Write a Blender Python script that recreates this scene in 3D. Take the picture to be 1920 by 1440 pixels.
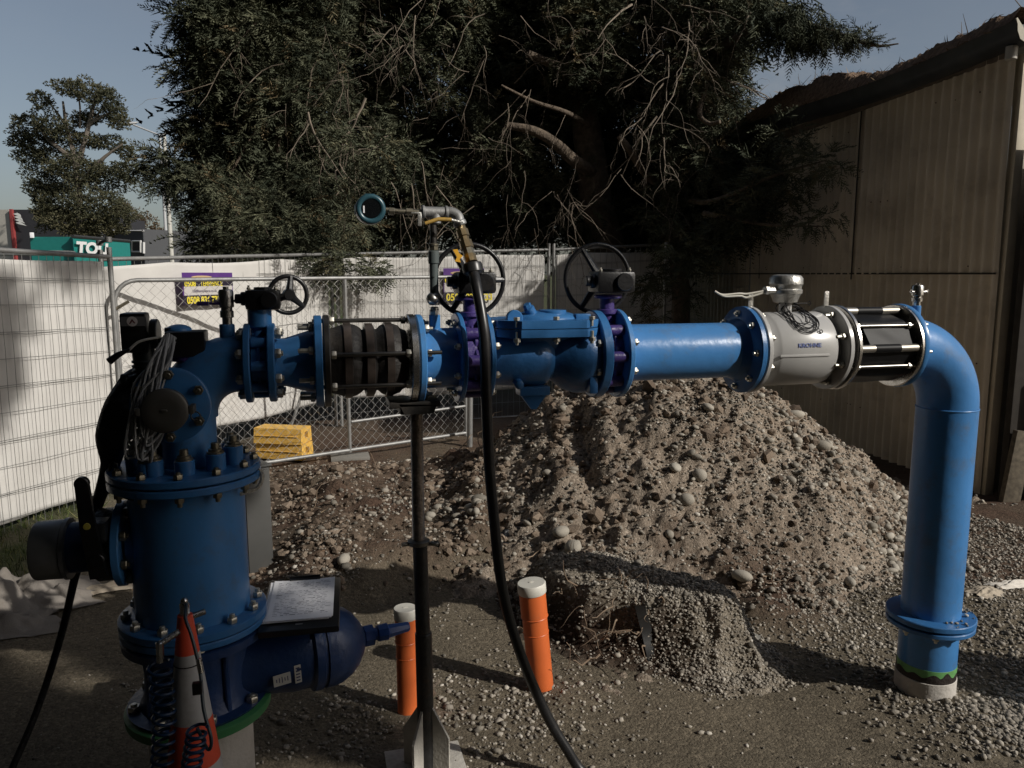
import bpy, bmesh, math, random
import numpy as np
from mathutils import Vector, Matrix
random.seed(7); rng = np.random.default_rng(11)
R = math.radians
for o in list(bpy.data.objects): bpy.data.objects.remove(o)
scene = bpy.context.scene; COL = scene.collection
# ------------------------------------------------------------------ camera
EYE = 1.65; YAW = R(14.6); PITCH = R(8.12); FPX = 1443.0
cam = bpy.data.cameras.new("camera"); camo = bpy.data.objects.new("camera", cam); COL.objects.link(camo)
cam.sensor_width = 36; cam.lens = FPX/1920*36; cam.clip_start = .05; cam.clip_end = 3000
camo.location = (0, 0, EYE); camo.rotation_euler = (math.pi/2-PITCH, 0, -YAW); scene.camera = camo
# ------------------------------------------------------------------ sky and sun
SUN_AZ = math.atan2(.743, -.669); SUN_EL = R(32)
w = bpy.data.worlds.new("World"); scene.world = w; w.use_nodes = True
nt = w.node_tree; nt.nodes.clear()
sky = nt.nodes.new('ShaderNodeTexSky'); sky.sky_type = 'NISHITA'; sky.sun_disc = False
sky.sun_elevation = SUN_EL; sky.sun_rotation = SUN_AZ; sky.air_density = 1.0; sky.dust_density = 2.2; sky.ozone_density = 1.0
bg = nt.nodes.new('ShaderNodeBackground'); bg.inputs[1].default_value = .102
out = nt.nodes.new('ShaderNodeOutputWorld')
hs = nt.nodes.new('ShaderNodeHueSaturation'); hs.inputs['Saturation'].default_value = .74
tcw = nt.nodes.new('ShaderNodeTexCoord'); nzw = nt.nodes.new('ShaderNodeTexNoise'); nzw.inputs['Scale'].default_value = 5; nzw.inputs['Detail'].default_value = 8; nzw.inputs['Roughness'].default_value = .6
mpw = nt.nodes.new('ShaderNodeMapping'); mpw.inputs['Scale'].default_value = (1, 1, 2.4); nt.links.new(tcw.outputs['Generated'], mpw.inputs[0]); nt.links.new(mpw.outputs[0], nzw.inputs['Vector'])
dsw = nt.nodes.new('ShaderNodeVectorMath'); dsw.operation = 'DISTANCE'; nt.links.new(tcw.outputs['Generated'], dsw.inputs[0]); dsw.inputs[1].default_value = (.543, .806, .235)
m1 = nt.nodes.new('ShaderNodeMapRange'); m1.inputs[1].default_value = .12; m1.inputs[2].default_value = .02; nt.links.new(dsw.outputs['Value'], m1.inputs[0])
m2 = nt.nodes.new('ShaderNodeMapRange'); m2.inputs[1].default_value = .42; m2.inputs[2].default_value = .68; nt.links.new(nzw.outputs[0], m2.inputs[0])
m3 = nt.nodes.new('ShaderNodeMath'); m3.operation = 'MULTIPLY_ADD'; nt.links.new(m1.outputs[0], m3.inputs[0]); m3.inputs[1].default_value = .55; m3.inputs[2].default_value = .06
m4 = nt.nodes.new('ShaderNodeMath'); m4.operation = 'MULTIPLY'; nt.links.new(m3.outputs[0], m4.inputs[0]); nt.links.new(m2.outputs[0], m4.inputs[1])
mxw = nt.nodes.new('ShaderNodeMix'); mxw.data_type = 'RGBA'; nt.links.new(m4.outputs[0], mxw.inputs[0]); mxw.inputs[7].default_value = (5.2, 5.1, 5.0, 1)
nt.links.new(sky.outputs[0], hs.inputs['Color']); nt.links.new(hs.outputs[0], mxw.inputs[6]); nt.links.new(mxw.outputs[2], bg.inputs[0]); nt.links.new(bg.outputs[0], out.inputs[0])
sl = bpy.data.lights.new("sun", 'SUN'); sl.energy = 5.0; sl.angle = R(.5); sl.color = (1, .95, .87)
so = bpy.data.objects.new("sun", sl); COL.objects.link(so); so.location = (20, -20, 20)
SD = Vector((math.sin(SUN_AZ)*math.cos(SUN_EL), math.cos(SUN_AZ)*math.cos(SUN_EL), math.sin(SUN_EL)))
so.rotation_euler = SD.to_track_quat('Z', 'Y').to_euler()
scene.view_settings.view_transform = 'Standard'; scene.view_settings.look = 'None'
scene.view_settings.exposure = -0.52; scene.view_settings.gamma = 1
scene.render.engine = 'CYCLES'; scene.cycles.diffuse_bounces = 2
# ------------------------------------------------------------------ pixel -> world measuring helpers
def ray(px, py):
    xc = (px-960)/FPX; yc = (720-py)/FPX
    up = yc*math.cos(PITCH)-math.sin(PITCH); fw = math.cos(PITCH)+yc*math.sin(PITCH)
    return Vector((fw*math.sin(YAW)+xc*math.cos(YAW), fw*math.cos(YAW)-xc*math.sin(YAW), up))
def onZ(px, py, z=0):
    d = ray(px, py); t = (z-EYE)/d.z; return Vector((d.x*t, d.y*t, z))
def onY(px, py, Y=2.365):
    d = ray(px, py); t = Y/d.y; return Vector((d.x*t, Y, EYE+d.z*t))
def atF(px, py, F):
    d = ray(px, py); t = F/(d.x*math.sin(YAW)+d.y*math.cos(YAW)); return Vector((d.x*t, d.y*t, EYE+d.z*t))
def onPl(px, py, p0, p1):   # vertical plane through p0, p1
    d = ray(px, py); n = Vector((-(p1[1]-p0[1]), p1[0]-p0[0], 0)); t = (n.x*p0[0]+n.y*p0[1])/(n.x*d.x+n.y*d.y)
    return Vector((d.x*t, d.y*t, EYE+d.z*t))
def proj(X, Y, Z):
    F = X*math.sin(YAW)+Y*math.cos(YAW); Rr = X*math.cos(YAW)-Y*math.sin(YAW); u = Z-EYE
    zc = F*math.cos(PITCH)-u*math.sin(PITCH); yc = u*math.cos(PITCH)+F*math.sin(PITCH)
    return 960+FPX*Rr/zc, 720-FPX*yc/zc, zc
# ------------------------------------------------------------------ materials
MATS = {}
def M(name, col, rough=.5, metal=0, var=0, vs=8, bump=0, bs=60, dirt=0, dcol=(.09, .07, .05), ds=3, spec=.5, coat=0):
    if name in MATS: return MATS[name]
    m = bpy.data.materials.new(name); m.use_nodes = True; n = m.node_tree; b = n.nodes['Principled BSDF']; L = n.links
    b.inputs['Roughness'].default_value = rough; b.inputs['Metallic'].default_value = metal
    b.inputs['Specular IOR Level'].default_value = spec; b.inputs['Coat Weight'].default_value = coat; b.inputs['Coat Roughness'].default_value = .12
    tc = n.nodes.new('ShaderNodeTexCoord'); src = None
    rgb = n.nodes.new('ShaderNodeRGB'); rgb.outputs[0].default_value = (*col, 1); src = rgb.outputs[0]
    if var:
        no = n.nodes.new('ShaderNodeTexNoise'); no.inputs['Scale'].default_value = vs; no.inputs['Detail'].default_value = 6
        L.new(tc.outputs['Object'], no.inputs['Vector'])
        mr = n.nodes.new('ShaderNodeMapRange'); mr.inputs[1].default_value = .3; mr.inputs[2].default_value = .7
        mr.inputs[3].default_value = 1-var; mr.inputs[4].default_value = 1+var; L.new(no.outputs[0], mr.inputs[0])
        mu = n.nodes.new('ShaderNodeVectorMath'); mu.operation = 'SCALE'; L.new(src, mu.inputs[0]); L.new(mr.outputs[0], mu.inputs['Scale']); src = mu.outputs[0]
    if dirt:
        no = n.nodes.new('ShaderNodeTexNoise'); no.inputs['Scale'].default_value = ds; no.inputs['Detail'].default_value = 9; no.inputs['Roughness'].default_value = .7
        L.new(tc.outputs['Object'], no.inputs['Vector'])
        mr = n.nodes.new('ShaderNodeMapRange'); mr.inputs[1].default_value = .52; mr.inputs[2].default_value = .75; mr.inputs[3].default_value = 0; mr.inputs[4].default_value = dirt
        L.new(no.outputs[0], mr.inputs[0])
        mx = n.nodes.new('ShaderNodeMix'); mx.data_type = 'RGBA'; L.new(mr.outputs[0], mx.inputs[0]); L.new(src, mx.inputs[6]); mx.inputs[7].default_value = (*dcol, 1); src = mx.outputs[2]
        r2 = n.nodes.new('ShaderNodeMapRange'); L.new(mr.outputs[0], r2.inputs[0]); r2.inputs[3].default_value = rough; r2.inputs[4].default_value = min(1, rough+.4); L.new(r2.outputs[0], b.inputs['Roughness'])
    L.new(src, b.inputs['Base Color'])
    if bump:
        no = n.nodes.new('ShaderNodeTexNoise'); no.inputs['Scale'].default_value = bs; no.inputs['Detail'].default_value = 5; L.new(tc.outputs['Object'], no.inputs['Vector'])
        bu = n.nodes.new('ShaderNodeBump'); bu.inputs['Strength'].default_value = bump; bu.inputs['Distance'].default_value = .02; L.new(no.outputs[0], bu.inputs['Height']); L.new(bu.outputs[0], b.inputs['Normal'])
    MATS[name] = m; return m
def Mattr(name, ramp, rough=.85, attr='rnd', bump=0, bs=200):     # colour from a per-item random attribute
    m = bpy.data.materials.new(name); m.use_nodes = True; n = m.node_tree; b = n.nodes['Principled BSDF']; L = n.links
    b.inputs['Roughness'].default_value = rough; b.inputs['Specular IOR Level'].default_value = .25
    a = n.nodes.new('ShaderNodeAttribute'); a.attribute_name = attr
    cr = n.nodes.new('ShaderNodeValToRGB'); e = cr.color_ramp.elements
    e[0].position = ramp[0][0]; e[0].color = (*ramp[0][1], 1); e[1].position = ramp[-1][0]; e[1].color = (*ramp[-1][1], 1)
    for p, c in ramp[1:-1]:
        x = e.new(p); x.color = (*c, 1)
    L.new(a.outputs['Fac'], cr.inputs[0]); L.new(cr.outputs[0], b.inputs['Base Color'])
    if bump:
        tc = n.nodes.new('ShaderNodeTexCoord'); no = n.nodes.new('ShaderNodeTexNoise'); no.inputs['Scale'].default_value = bs; no.inputs['Detail'].default_value = 4; L.new(tc.outputs['Object'], no.inputs['Vector'])
        bu = n.nodes.new('ShaderNodeBump'); bu.inputs['Strength'].default_value = bump; bu.inputs['Distance'].default_value = .01; L.new(no.outputs[0], bu.inputs['Height']); L.new(bu.outputs[0], b.inputs['Normal'])
    MATS[name] = m; return m
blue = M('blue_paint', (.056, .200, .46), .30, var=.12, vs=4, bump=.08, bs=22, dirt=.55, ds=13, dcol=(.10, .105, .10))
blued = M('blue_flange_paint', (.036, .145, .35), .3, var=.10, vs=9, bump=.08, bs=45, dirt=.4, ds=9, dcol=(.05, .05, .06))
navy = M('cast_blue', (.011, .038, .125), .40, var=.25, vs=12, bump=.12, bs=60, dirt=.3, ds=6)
cast = M('cast_valve_blue', (.034, .135, .34), .33, var=.12, vs=10, bump=.10, bs=60, dirt=.35, ds=7, dcol=(.04, .045, .06))
purple = M('purple_coating', (.055, .037, .165), .36, var=.15, vs=14, bump=.15, bs=80, dirt=.3, ds=10)
black = M('black_coating', (.008, .008, .009), .36, var=.3, vs=20, bump=.06, bs=120, dirt=.15, ds=12)
rubber = M('black_rubber', (.020, .018, .017), .55, var=.35, vs=16, bump=.25, bs=60, dirt=.6, ds=6, dcol=(.07, .058, .045))
steel = M('galvanised_steel', (.46, .45, .43), .38, 1, var=.18, vs=30, bump=.12, bs=90, dirt=.5, ds=12, dcol=(.16, .13, .10))
stain = M('machined_steel', (.62, .60, .57), .26, 1, var=.12, vs=40, bump=.05, bs=200, dirt=.3, ds=14, dcol=(.3, .26, .2))
dsteel = M('dark_machined_steel', (.10, .095, .09), .35, .8, var=.2, vs=30, dirt=.3, ds=10)
zinc = M('zinc_nut', (.55, .53, .47), .4, .9, var=.3, vs=60, dirt=.5, ds=50, dcol=(.2, .15, .08))
gpaint = M('grey_meter_paint', (.42, .415, .405), .28, var=.05, vs=9, dirt=.3, ds=6, dcol=(.17, .16, .14))
alu = M('cast_aluminium', (.50, .49, .46), .34, .7, var=.12, vs=25, bump=.15, bs=120, dirt=.3, ds=15)
brass = M('brass', (.30, .225, .125), .35, .9, var=.2, vs=30, dirt=.5, ds=20)
bronze = M('grey_bronze', (.25, .225, .17), .38, .85, var=.25, vs=30, dirt=.5, ds=20)
yellowp = M('yellow_plastic', (.72, .38, .03), .45, var=.08)
whitep = M('white_plastic', (.62, .60, .54), .5, var=.05, dirt=.4, ds=9)
orange = M('orange_pvc', (.62, .135, .035), .42, var=.07, vs=9, dirt=.45, ds=7, dcol=(.25, .13, .07))
teal = M('teal_enamel', (.028, .080, .105), .3, var=.1)
glassd = M('dark_glass', (.006, .007, .008), .08)
pvcg = M('grey_pvc', (.10, .12, .12), .4, var=.1, dirt=.3, ds=12)
tape = M('black_tape', (.007, .007, .008), .5, var=.3, vs=20, spec=.2)
hosem = M('black_hose_rubber', (.014, .014, .015), .34, var=.2, vs=20, dirt=.35, ds=10, dcol=(.06, .055, .05))
cabm = M('grey_cable', (.27, .275, .28), .5)
greenp = M('green_primer', (.05, .20, .075), .5, var=.15, dirt=.4, ds=8)
concm = M('pale_concrete_sleeve', (.50, .47, .43), .8, var=.1, vs=10, bump=.2, bs=60, dirt=.4, ds=6)
conem = M('cone_orange', (.62, .07, .03), .5, var=.1, dirt=.3, ds=10)
reflm = M('cone_reflective_band', (.42, .41, .40), .45, var=.08, dirt=.4, ds=9)
propm = M('painted_prop_steel', (.03, .03, .03), .4, .3, var=.35, vs=25, bump=.2, bs=80, dirt=.7, ds=16, dcol=(.10, .06, .035))
basem = M('weathered_board', (.42, .40, .36), .7, var=.15, vs=14, bump=.2, bs=70, dirt=.5, ds=8)
threadm = M('rusty_thread_steel', (.40, .34, .28), .45, .8, var=.3, vs=40, dirt=.5, ds=20, dcol=(.12, .06, .03))
galv = M('galvanised_tube', (.30, .30, .295), .55, .6, var=.18, vs=12, bump=.08, bs=60, dirt=.35, ds=10, dcol=(.2, .18, .15))
wirem = M('fence_wire', (.28, .28, .27), .45, .7)
yelb = M('yellow_block_plastic', (.78, .47, .10), .6, var=.1, vs=8, bump=.15, bs=50, dirt=.4, ds=5, dcol=(.3, .2, .08))
boxm = M('grey_cabinet_paint', (.09, .09, .087), .45, .2, var=.08, dirt=.35, ds=7)
barkm = M('bark', (.115, .088, .064), .9, var=.35, vs=14, bump=.9, bs=35)
twigm = M('bare_twig', (.19, .155, .12), .85, var=.3, vs=6)
sackm = M('pale_sack_cloth', (.20, .18, .16), .85, var=.12, vs=10, bump=.3, bs=200, dirt=.5, ds=5)
paperm = M('paper', (.90, .90, .93), .7)
inkm = M('pen_ink', (.05, .05, .12), .7)
redp = M('red_paint', (.45, .05, .05), .5)
# ------------------------------------------------------------------ object helpers
WL = {}
def T(o, label=None, cat=None, group=None, kind=None):
    if label: o['label'] = label
    if cat: o['category'] = cat
    if group: o['group'] = group
    if kind: o['kind'] = kind
    return o
def thing(name, loc, label, cat, group=None):
    o = bpy.data.objects.new(name, None); o.empty_display_size = .1; COL.objects.link(o); o.location = loc; WL[o.name] = Vector(loc)
    return T(o, label, cat, group)
def link(name, me, parent=None, loc=None, mat=None, label=None):
    o = bpy.data.objects.new(name, me); COL.objects.link(o)
    if mat is not None and len(me.materials) == 0: me.materials.append(mat)
    wl = Vector(loc) if loc is not None else Vector((0, 0, 0))
    if parent is not None:
        o.parent = parent; o.location = wl-WL[parent.name]
    else: o.location = wl
    WL[o.name] = wl
    if label: o['label'] = label
    return o
def np_mesh(name, V, F, smooth=True, attr=None, sharp=None):
    V = np.asarray(V, np.float32); F = np.asarray(F, np.int32); k = F.shape[1]
    me = bpy.data.meshes.new(name); me.vertices.add(len(V)); me.vertices.foreach_set('co', V.ravel())
    me.loops.add(F.size); me.loops.foreach_set('vertex_index', F.ravel()); me.polygons.add(len(F))
    me.polygons.foreach_set('loop_start', np.arange(0, F.size, k, dtype=np.int32)); me.polygons.foreach_set('loop_total', np.full(len(F), k, np.int32))
    me.polygons.foreach_set('use_smooth', np.full(len(F), smooth)); me.update(calc_edges=True)
    for an, a in (attr or {}).items():
        t = me.attributes.new(an, 'FLOAT', 'POINT'); t.data.foreach_set('value', np.asarray(a, np.float32))
    if sharp: me.set_sharp_from_angle(angle=R(sharp))
    return me
def frame(ax):
    ax = Vector(ax).normalized(); a = Vector((0, 0, 1)) if abs(ax.z) < .9 else Vector((1, 0, 0))
    u = ax.cross(a).normalized(); v = ax.cross(u).normalized(); return ax, u, v
class MB:
    def __init__(s): s.v = []; s.f = []
    def add(s, V, F):
        n = len(s.v); s.v += [tuple(x) for x in V]; s.f += [tuple(i+n for i in f) for f in F]; return s
    def lathe(s, prof, org, axis=(1, 0, 0), seg=32, caps=True, phase=0, sy=1, sz=1):
        ax, u, v = frame(axis); org = Vector(org); V = []; F = []
        for t, r in prof:
            for k in range(seg):
                a = phase+2*math.pi*k/seg; V.append(org+ax*t+u*(r*math.cos(a)*sy)+v*(r*math.sin(a)*sz))
        for i in range(len(prof)-1):
            for k in range(seg):
                k2 = (k+1) % seg; F.append((i*seg+k, i*seg+k2, (i+1)*seg+k2, (i+1)*seg+k))
        if caps:
            F.append(tuple(range(seg))[::-1]); F.append(tuple((len(prof)-1)*seg+k for k in range(seg)))
        return s.add(V, F)
    def cyl(s, p0, p1, r0, r1=None, seg=20, ch=None, phase=0):
        p0 = Vector(p0); p1 = Vector(p1); L = (p1-p0).length; r1 = r0 if r1 is None else r1
        c = min(.0025, r0*.2, L*.3) if ch is None else ch
        return s.lathe([(0, r0-c), (c, r0), (L-c, r1), (L, r1-c)], p0, p1-p0, seg, phase=phase)
    def disc(s, x, R_, th, y=None, z=None, ri=None, seg=48, axis=(1, 0, 0)):
        c = .003
        return s.lathe([(0, R_-c), (c, R_), (th-c, R_), (th, R_-c)], (x, Y0 if y is None else y, Z0 if z is None else z), axis, seg)
    def tube(s, pts, r, seg=8, caps=True):
        pts = [Vector(p) for p in pts]; n = len(pts); rr = r if isinstance(r, (list, tuple)) else [r]*n
        tg = [(pts[min(i+1, n-1)]-pts[max(i-1, 0)]).normalized() for i in range(n)]
        _, u, _ = frame(tg[0]); V = []; F = []
        for i in range(n):
            u = (u-tg[i]*u.dot(tg[i])).normalized(); v = tg[i].cross(u)
            for k in range(seg):
                a = 2*math.pi*k/seg; V.append(pts[i]+(u*math.cos(a)+v*math.sin(a))*rr[i])
        for i in range(n-1):
            for k in range(seg):
                k2 = (k+1) % seg; F.append((i*seg+k, i*seg+k2, (i+1)*seg+k2, (i+1)*seg+k))
        if caps: F.append(tuple(range(seg))[::-1]); F.append(tuple((n-1)*seg+k for k in range(seg)))
        return s.add(V, F)
    def torus(s, c, axis, R_, r, seg=48, rs=10):
        ax, u, v = frame(axis); c = Vector(c); V = []; F = []
        for i in range(seg):
            a = 2*math.pi*i/seg; d = u*math.cos(a)+v*math.sin(a)
            for k in range(rs):
                b = 2*math.pi*k/rs; V.append(c+d*(R_+r*math.cos(b))+ax*(r*math.sin(b)))
        for i in range(seg):
            for k in range(rs):
                F.append((i*rs+k, i*rs+(k+1) % rs, ((i+1) % seg)*rs+(k+1) % rs, ((i+1) % seg)*rs+k))
        return s.add(V, F)
    def box(s, c, size, rot=None, b=.003):
        bm = bmesh.new(); bmesh.ops.create_cube(bm, size=1)
        for v in bm.verts: v.co = Vector((v.co.x*size[0], v.co.y*size[1], v.co.z*size[2]))
        if b: bmesh.ops.bevel(bm, geom=list(bm.edges), offset=min(b, min(size)*.3), segments=2, affect='EDGES', profile=.6)
        m = (rot.to_matrix() if rot is not None else Matrix.Identity(3)); c = Vector(c)
        bm.verts.index_update(); V = [m @ v.co+c for v in bm.verts]; F = [tuple(v.index for v in f.verts) for f in bm.faces]; bm.free()
        return s.add(V, F)
    def prism(s, poly, d, org=(0, 0, 0)):   # polygon points (3d) extruded by vector d
        poly = [Vector(p)+Vector(org) for p in poly]; d = Vector(d); n = len(poly)
        F = [tuple(range(n))[::-1], tuple(range(n, 2*n))]+[(i, (i+1) % n, (i+1) % n+n, i+n) for i in range(n)]
        return s.add(poly+[p+d for p in poly], F)
    def ball(s, c, rad, seg=20, rings=12, rot=None):
        c = Vector(c); m = rot.to_matrix() if rot is not None else Matrix.Identity(3); V = [c+m @ Vector((0, 0, rad[2]))]; F = []
        for i in range(1, rings):
            a = math.pi*i/rings
            for k in range(seg):
                b = 2*math.pi*k/seg; V.append(c+m @ Vector((rad[0]*math.sin(a)*math.cos(b), rad[1]*math.sin(a)*math.sin(b), rad[2]*math.cos(a))))
        V.append(c+m @ Vector((0, 0, -rad[2])))
        for k in range(seg): F.append((0, 1+k, 1+(k+1) % seg)); F.append((len(V)-1, 1+(rings-2)*seg+(k+1) % seg, 1+(rings-2)*seg+k))
        for i in range(rings-2):
            for k in range(seg): F.append((1+i*seg+k, 1+(i+1)*seg+k, 1+(i+1)*seg+(k+1) % seg, 1+i*seg+(k+1) % seg))
        return s.add(V, F)
    def build(s, name, mat, parent=None, label=None, smooth=True, sharp=38):
        me = bpy.data.meshes.new(name); me.from_pydata([tuple(v) for v in s.v], [], s.f); me.update()
        bm = bmesh.new(); bm.from_mesh(me); bmesh.ops.recalc_face_normals(bm, faces=bm.faces); bm.to_mesh(me); bm.free()
        if smooth: me.polygons.foreach_set('use_smooth', [True]*len(me.polygons)); me.set_sharp_from_angle(angle=R(sharp))
        loc = WL[parent.name] if parent is not None else (s.origin if hasattr(s, 'origin') else Vector((0, 0, 0)))
        loc = Vector(loc)
        if loc.length: me.transform(Matrix.Translation(-loc))
        me.materials.append(mat); o = link(name, me, parent, loc, None, label); return o
def spline(pts, n=8):
    pts = [Vector(p) for p in pts]; P = [pts[0]*2-pts[1]]+pts+[pts[-1]*2-pts[-2]]; out = []
    for i in range(1, len(P)-2):
        for k in range(n):
            t = k/n; a, b, c, d = P[i-1], P[i], P[i+1], P[i+2]
            out.append(.5*((2*b)+(c-a)*t+(2*a-5*b+4*c-d)*t*t+(3*b-a-3*c+d)*t**3))
    return out+[pts[-1]]
def text(name, s, size, loc, right, up, mat, parent=None, bold=0.0, sx=1, align='LEFT', shear=0):
    cu = bpy.data.curves.new(name, 'FONT'); cu.body = s; cu.size = size; cu.extrude = .0006; cu.offset = bold; cu.align_x = align; cu.shear = shear
    o = bpy.data.objects.new('tmp', cu); COL.objects.link(o); dg = bpy.context.evaluated_depsgraph_get(); me = bpy.data.meshes.new_from_object(o.evaluated_get(dg))
    bpy.data.objects.remove(o); right = Vector(right).normalized(); up = Vector(up).normalized(); nrm = right.cross(up)
    m = Matrix(((right.x*sx, up.x, nrm.x), (right.y*sx, up.y, nrm.y), (right.z*sx, up.z, nrm.z))).to_4x4(); me.transform(m)
    me.materials.clear(); me.materials.append(mat)
    return link(name, me, parent, loc)
# bolts: one shared mesh per kind, laid along +X
def bolt_mesh(r, L, stud):
    b = MB(); b.lathe([(0, r*.9), (r*.15, r), (r*.95, r), (r*1.1, r*.9)], (0, 0, 0), (1, 0, 0), 6)
    b.cyl((-L, 0, 0), (r*1.1+stud, 0, 0), r*.52, seg=10)
    me = bpy.data.meshes.new('bolt'); me.from_pydata([tuple(v) for v in b.v], [], b.f); me.polygons.foreach_set('use_smooth', [True]*len(me.polygons)); me.set_sharp_from_angle(angle=R(30)); me.materials.append(zinc); return me
BM = {}
def bolt(parent, pos, axis, r=.012, stud=.006, L=.02, mat=None):
    k = (r, stud, L, mat.name if mat else '')
    if k not in BM:
        BM[k] = bolt_mesh(r, L, stud)
        if mat: BM[k].materials[0] = mat
    o = bpy.data.objects.new('bolt', BM[k]); COL.objects.link(o); o.parent = parent; o.location = Vector(pos)-WL[parent.name]
    o.rotation_euler = Vector(axis).to_track_quat('X', 'Z').to_euler(); WL[o.name] = Vector(pos); return o
def ring_bolts(parent, x, Rb, n, axis, phase=0, only=None, **k):
    for i in range(n):
        a = phase+2*math.pi*i/n; p = Vector((x, Y0-Rb*math.cos(a), Z0+Rb*math.sin(a)))
        if only and not only(a): continue
        bolt(parent, p, axis, **k)
# ------------------------------------------------------------------ value noise
def hsh(ix, iy, s):
    h = (ix*374761393+iy*668265263+s*982451653) & 0xffffffff; h = ((h ^ (h >> 13))*1274126177) & 0xffffffff
    return ((h ^ (h >> 16)) & 0xffff)/65535.0
def vn(x, y, s=0):
    ix = np.floor(x).astype(np.int64); iy = np.floor(y).astype(np.int64); fx = x-ix; fy = y-iy; fx = fx*fx*(3-2*fx); fy = fy*fy*(3-2*fy)
    return (hsh(ix, iy, s)*(1-fx)+hsh(ix+1, iy, s)*fx)*(1-fy)+(hsh(ix, iy+1, s)*(1-fx)+hsh(ix+1, iy+1, s)*fx)*fy
def fbm(x, y, f=1, o=4, s=0, g=.5):
    a = 1; t = 0; n = 0
    for i in range(o): t = t+a*(vn(x*f+31.7*i, y*f-17.3*i, s+i)-.5); n += a; a *= g; f *= 2.03
    return t/n*2
def ss(a, b, x): t = np.clip((x-a)/(b-a), 0, 1); return t*t*(3-2*t)
# ------------------------------------------------------------------ ground height field
HX, HY = 2.42, 5.0
LEDGE = [(.95, 3.62), (.98, 3.25), (1.12, 3.02), (1.36, 2.86), (1.58, 2.66), (1.76, 2.66), (1.84, 2.84), (1.80, 3.05), (1.62, 3.3), (1.4, 3.6)]
def poly_sd(px, py, poly):
    d = np.full(px.shape, 1e9); ins = np.zeros(px.shape, bool); n = len(poly)
    for i in range(n):
        ax, ay = poly[i]; bx, by = poly[(i+1) % n]; ex, ey = bx-ax, by-ay; wx, wy = px-ax, py-ay
        t = np.clip((wx*ex+wy*ey)/(ex*ex+ey*ey), 0, 1); d = np.minimum(d, np.hypot(wx-ex*t, wy-ey*t))
        c = ((ay > py) != (by > py)) & (px < (bx-ax)*(py-ay)/(by-ay+1e-12)+ax); ins ^= c
    return np.where(ins, d, -d)
def heap_h(x, y):
    dx = (x-HX)*np.where(x > HX, 1.03, 1.0); dy = (y-HY)*.98
    r = np.hypot(dx, dy)*(1+.10*fbm(x, y, 1.1, 3, 5)); r = r+.05*fbm(x, y, 3, 3, 9)
    h = .84*(1.80-r); h = np.where(h > .9, .9+(h-.9)*.5, h); h = .13*np.log1p(np.exp(np.clip(h/.13, -30, 30)))-.035
    h = h+.10*fbm(x, y, 2.6, 4, 21)+.055*np.abs(fbm(x, y, 7, 4, 22))+.030*fbm(x, y, 16, 3, 24)+.016*fbm(x, y, 38, 2, 23)-.02
    g = np.exp(-((x-1.55-.25*(y-4.2))/.07)**2)*ss(3.8, 4.2, y)*.07; return h-g
def floor_h(x, y):
    r = np.hypot(x, y-3); near = np.clip(1.6-r/14, 0, 1)
    h = .012*fbm(x, y, 1.3, 4, 2)+.006*fbm(x, y, 9, 3, 3)+.0025*fbm(x, y, 45, 2, 4)
    # disturbed dirt bank behind the pit, left of the heap
    b = ss(3.72, 4.05, y+.22*fbm(x, y, 1.6, 3, 40))*ss(6.9, 5.6, y)*ss(-.45, .1, x)*ss(3.2, 2.6, x)
    h = h+b*(.16+.10*fbm(x, y, 2.0, 4, 12)+.045*fbm(x, y, 7, 3, 13)+.012*fbm(x, y, 30, 2, 14))
    # bank ridge running up to the left of the heap with a dark gully
    rd = np.exp(-((x-.98-.10*(y-4.4))/.16)**2)*ss(3.9, 4.3, y)*ss(6.4, 5.6, y); h = h+rd*(.16+.08*fbm(x, y, 6, 4, 15))
    # right hand gravel shoulder
    s = ss(2.55, 3.3, x+.3*(y-2.6))*ss(1.4, 2.0, y)*ss(4.5, 4.0, y); h = h+.06*s+.03*s*fbm(x, y, 3, 4, 33)
    p = np.exp(-(((x-2.2)**2+(y-2.02)**2)/.10)); h = h+p*(.05+.02*fbm(x, y, 12, 3, 8))
    p = ss(.35, .0, np.abs(np.hypot(x-2.95, (y-1.75)*1.3))-.1); h = h+p*(.07+.03*fbm(x, y, 5, 3, 7))
    p = np.exp(-(((x-2.12)**2+(y-3.12)**2)/.030)); h = h+p*(.11+.07*fbm(x, y, 9, 3, 6))
    p = np.exp(-(((x-.92)**2+(y-2.62)**2)/.02)); h = h+p*.022
    return h*near
def ledge_h(x, y):
    d = poly_sd(x+.04*fbm(x, y, 5, 3, 51), y+.04*fbm(x, y, 5, 3, 52), LEDGE)
    d = d+.006*fbm(x, y, 26, 3, 53)
    h = .265*ss(-.05, .11, d)+.045*ss(0, .35, d)-.055*ss(-.02, -.30, d)*1.0+.03*np.exp(-(d+.06)**2/.006)
    return h+.028*fbm(x, y, 6, 4, 54)+.010*fbm(x, y, 30, 3, 55)-.01
def all_h(x, y): return np.maximum(np.maximum(floor_h(x, y), heap_h(x, y)), ledge_h(x, y))
def gmesh(name, xs, ys, fn, extra=None):
    X, Y = np.meshgrid(xs, ys); Z = fn(X, Y); nx, ny = len(xs), len(ys)
    V = np.stack([X.ravel(), Y.ravel(), Z.ravel()], 1); i = np.arange(nx*ny).reshape(ny, nx)
    F = np.stack([i[:-1, :-1].ravel(), i[:-1, 1:].ravel(), i[1:, 1:].ravel(), i[1:, :-1].ravel()], 1)
    return V, F
def outer(a, b, step, far):
    mid = list(np.arange(a, b, step)); l = []; p = a; s = step
    while p > -far: s *= 1.22; p -= s; l.append(p)
    r = []; p = mid[-1]; s = step
    while p < far: s *= 1.22; p += s; r.append(p)
    return np.array(l[::-1]+mid+r)
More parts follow.
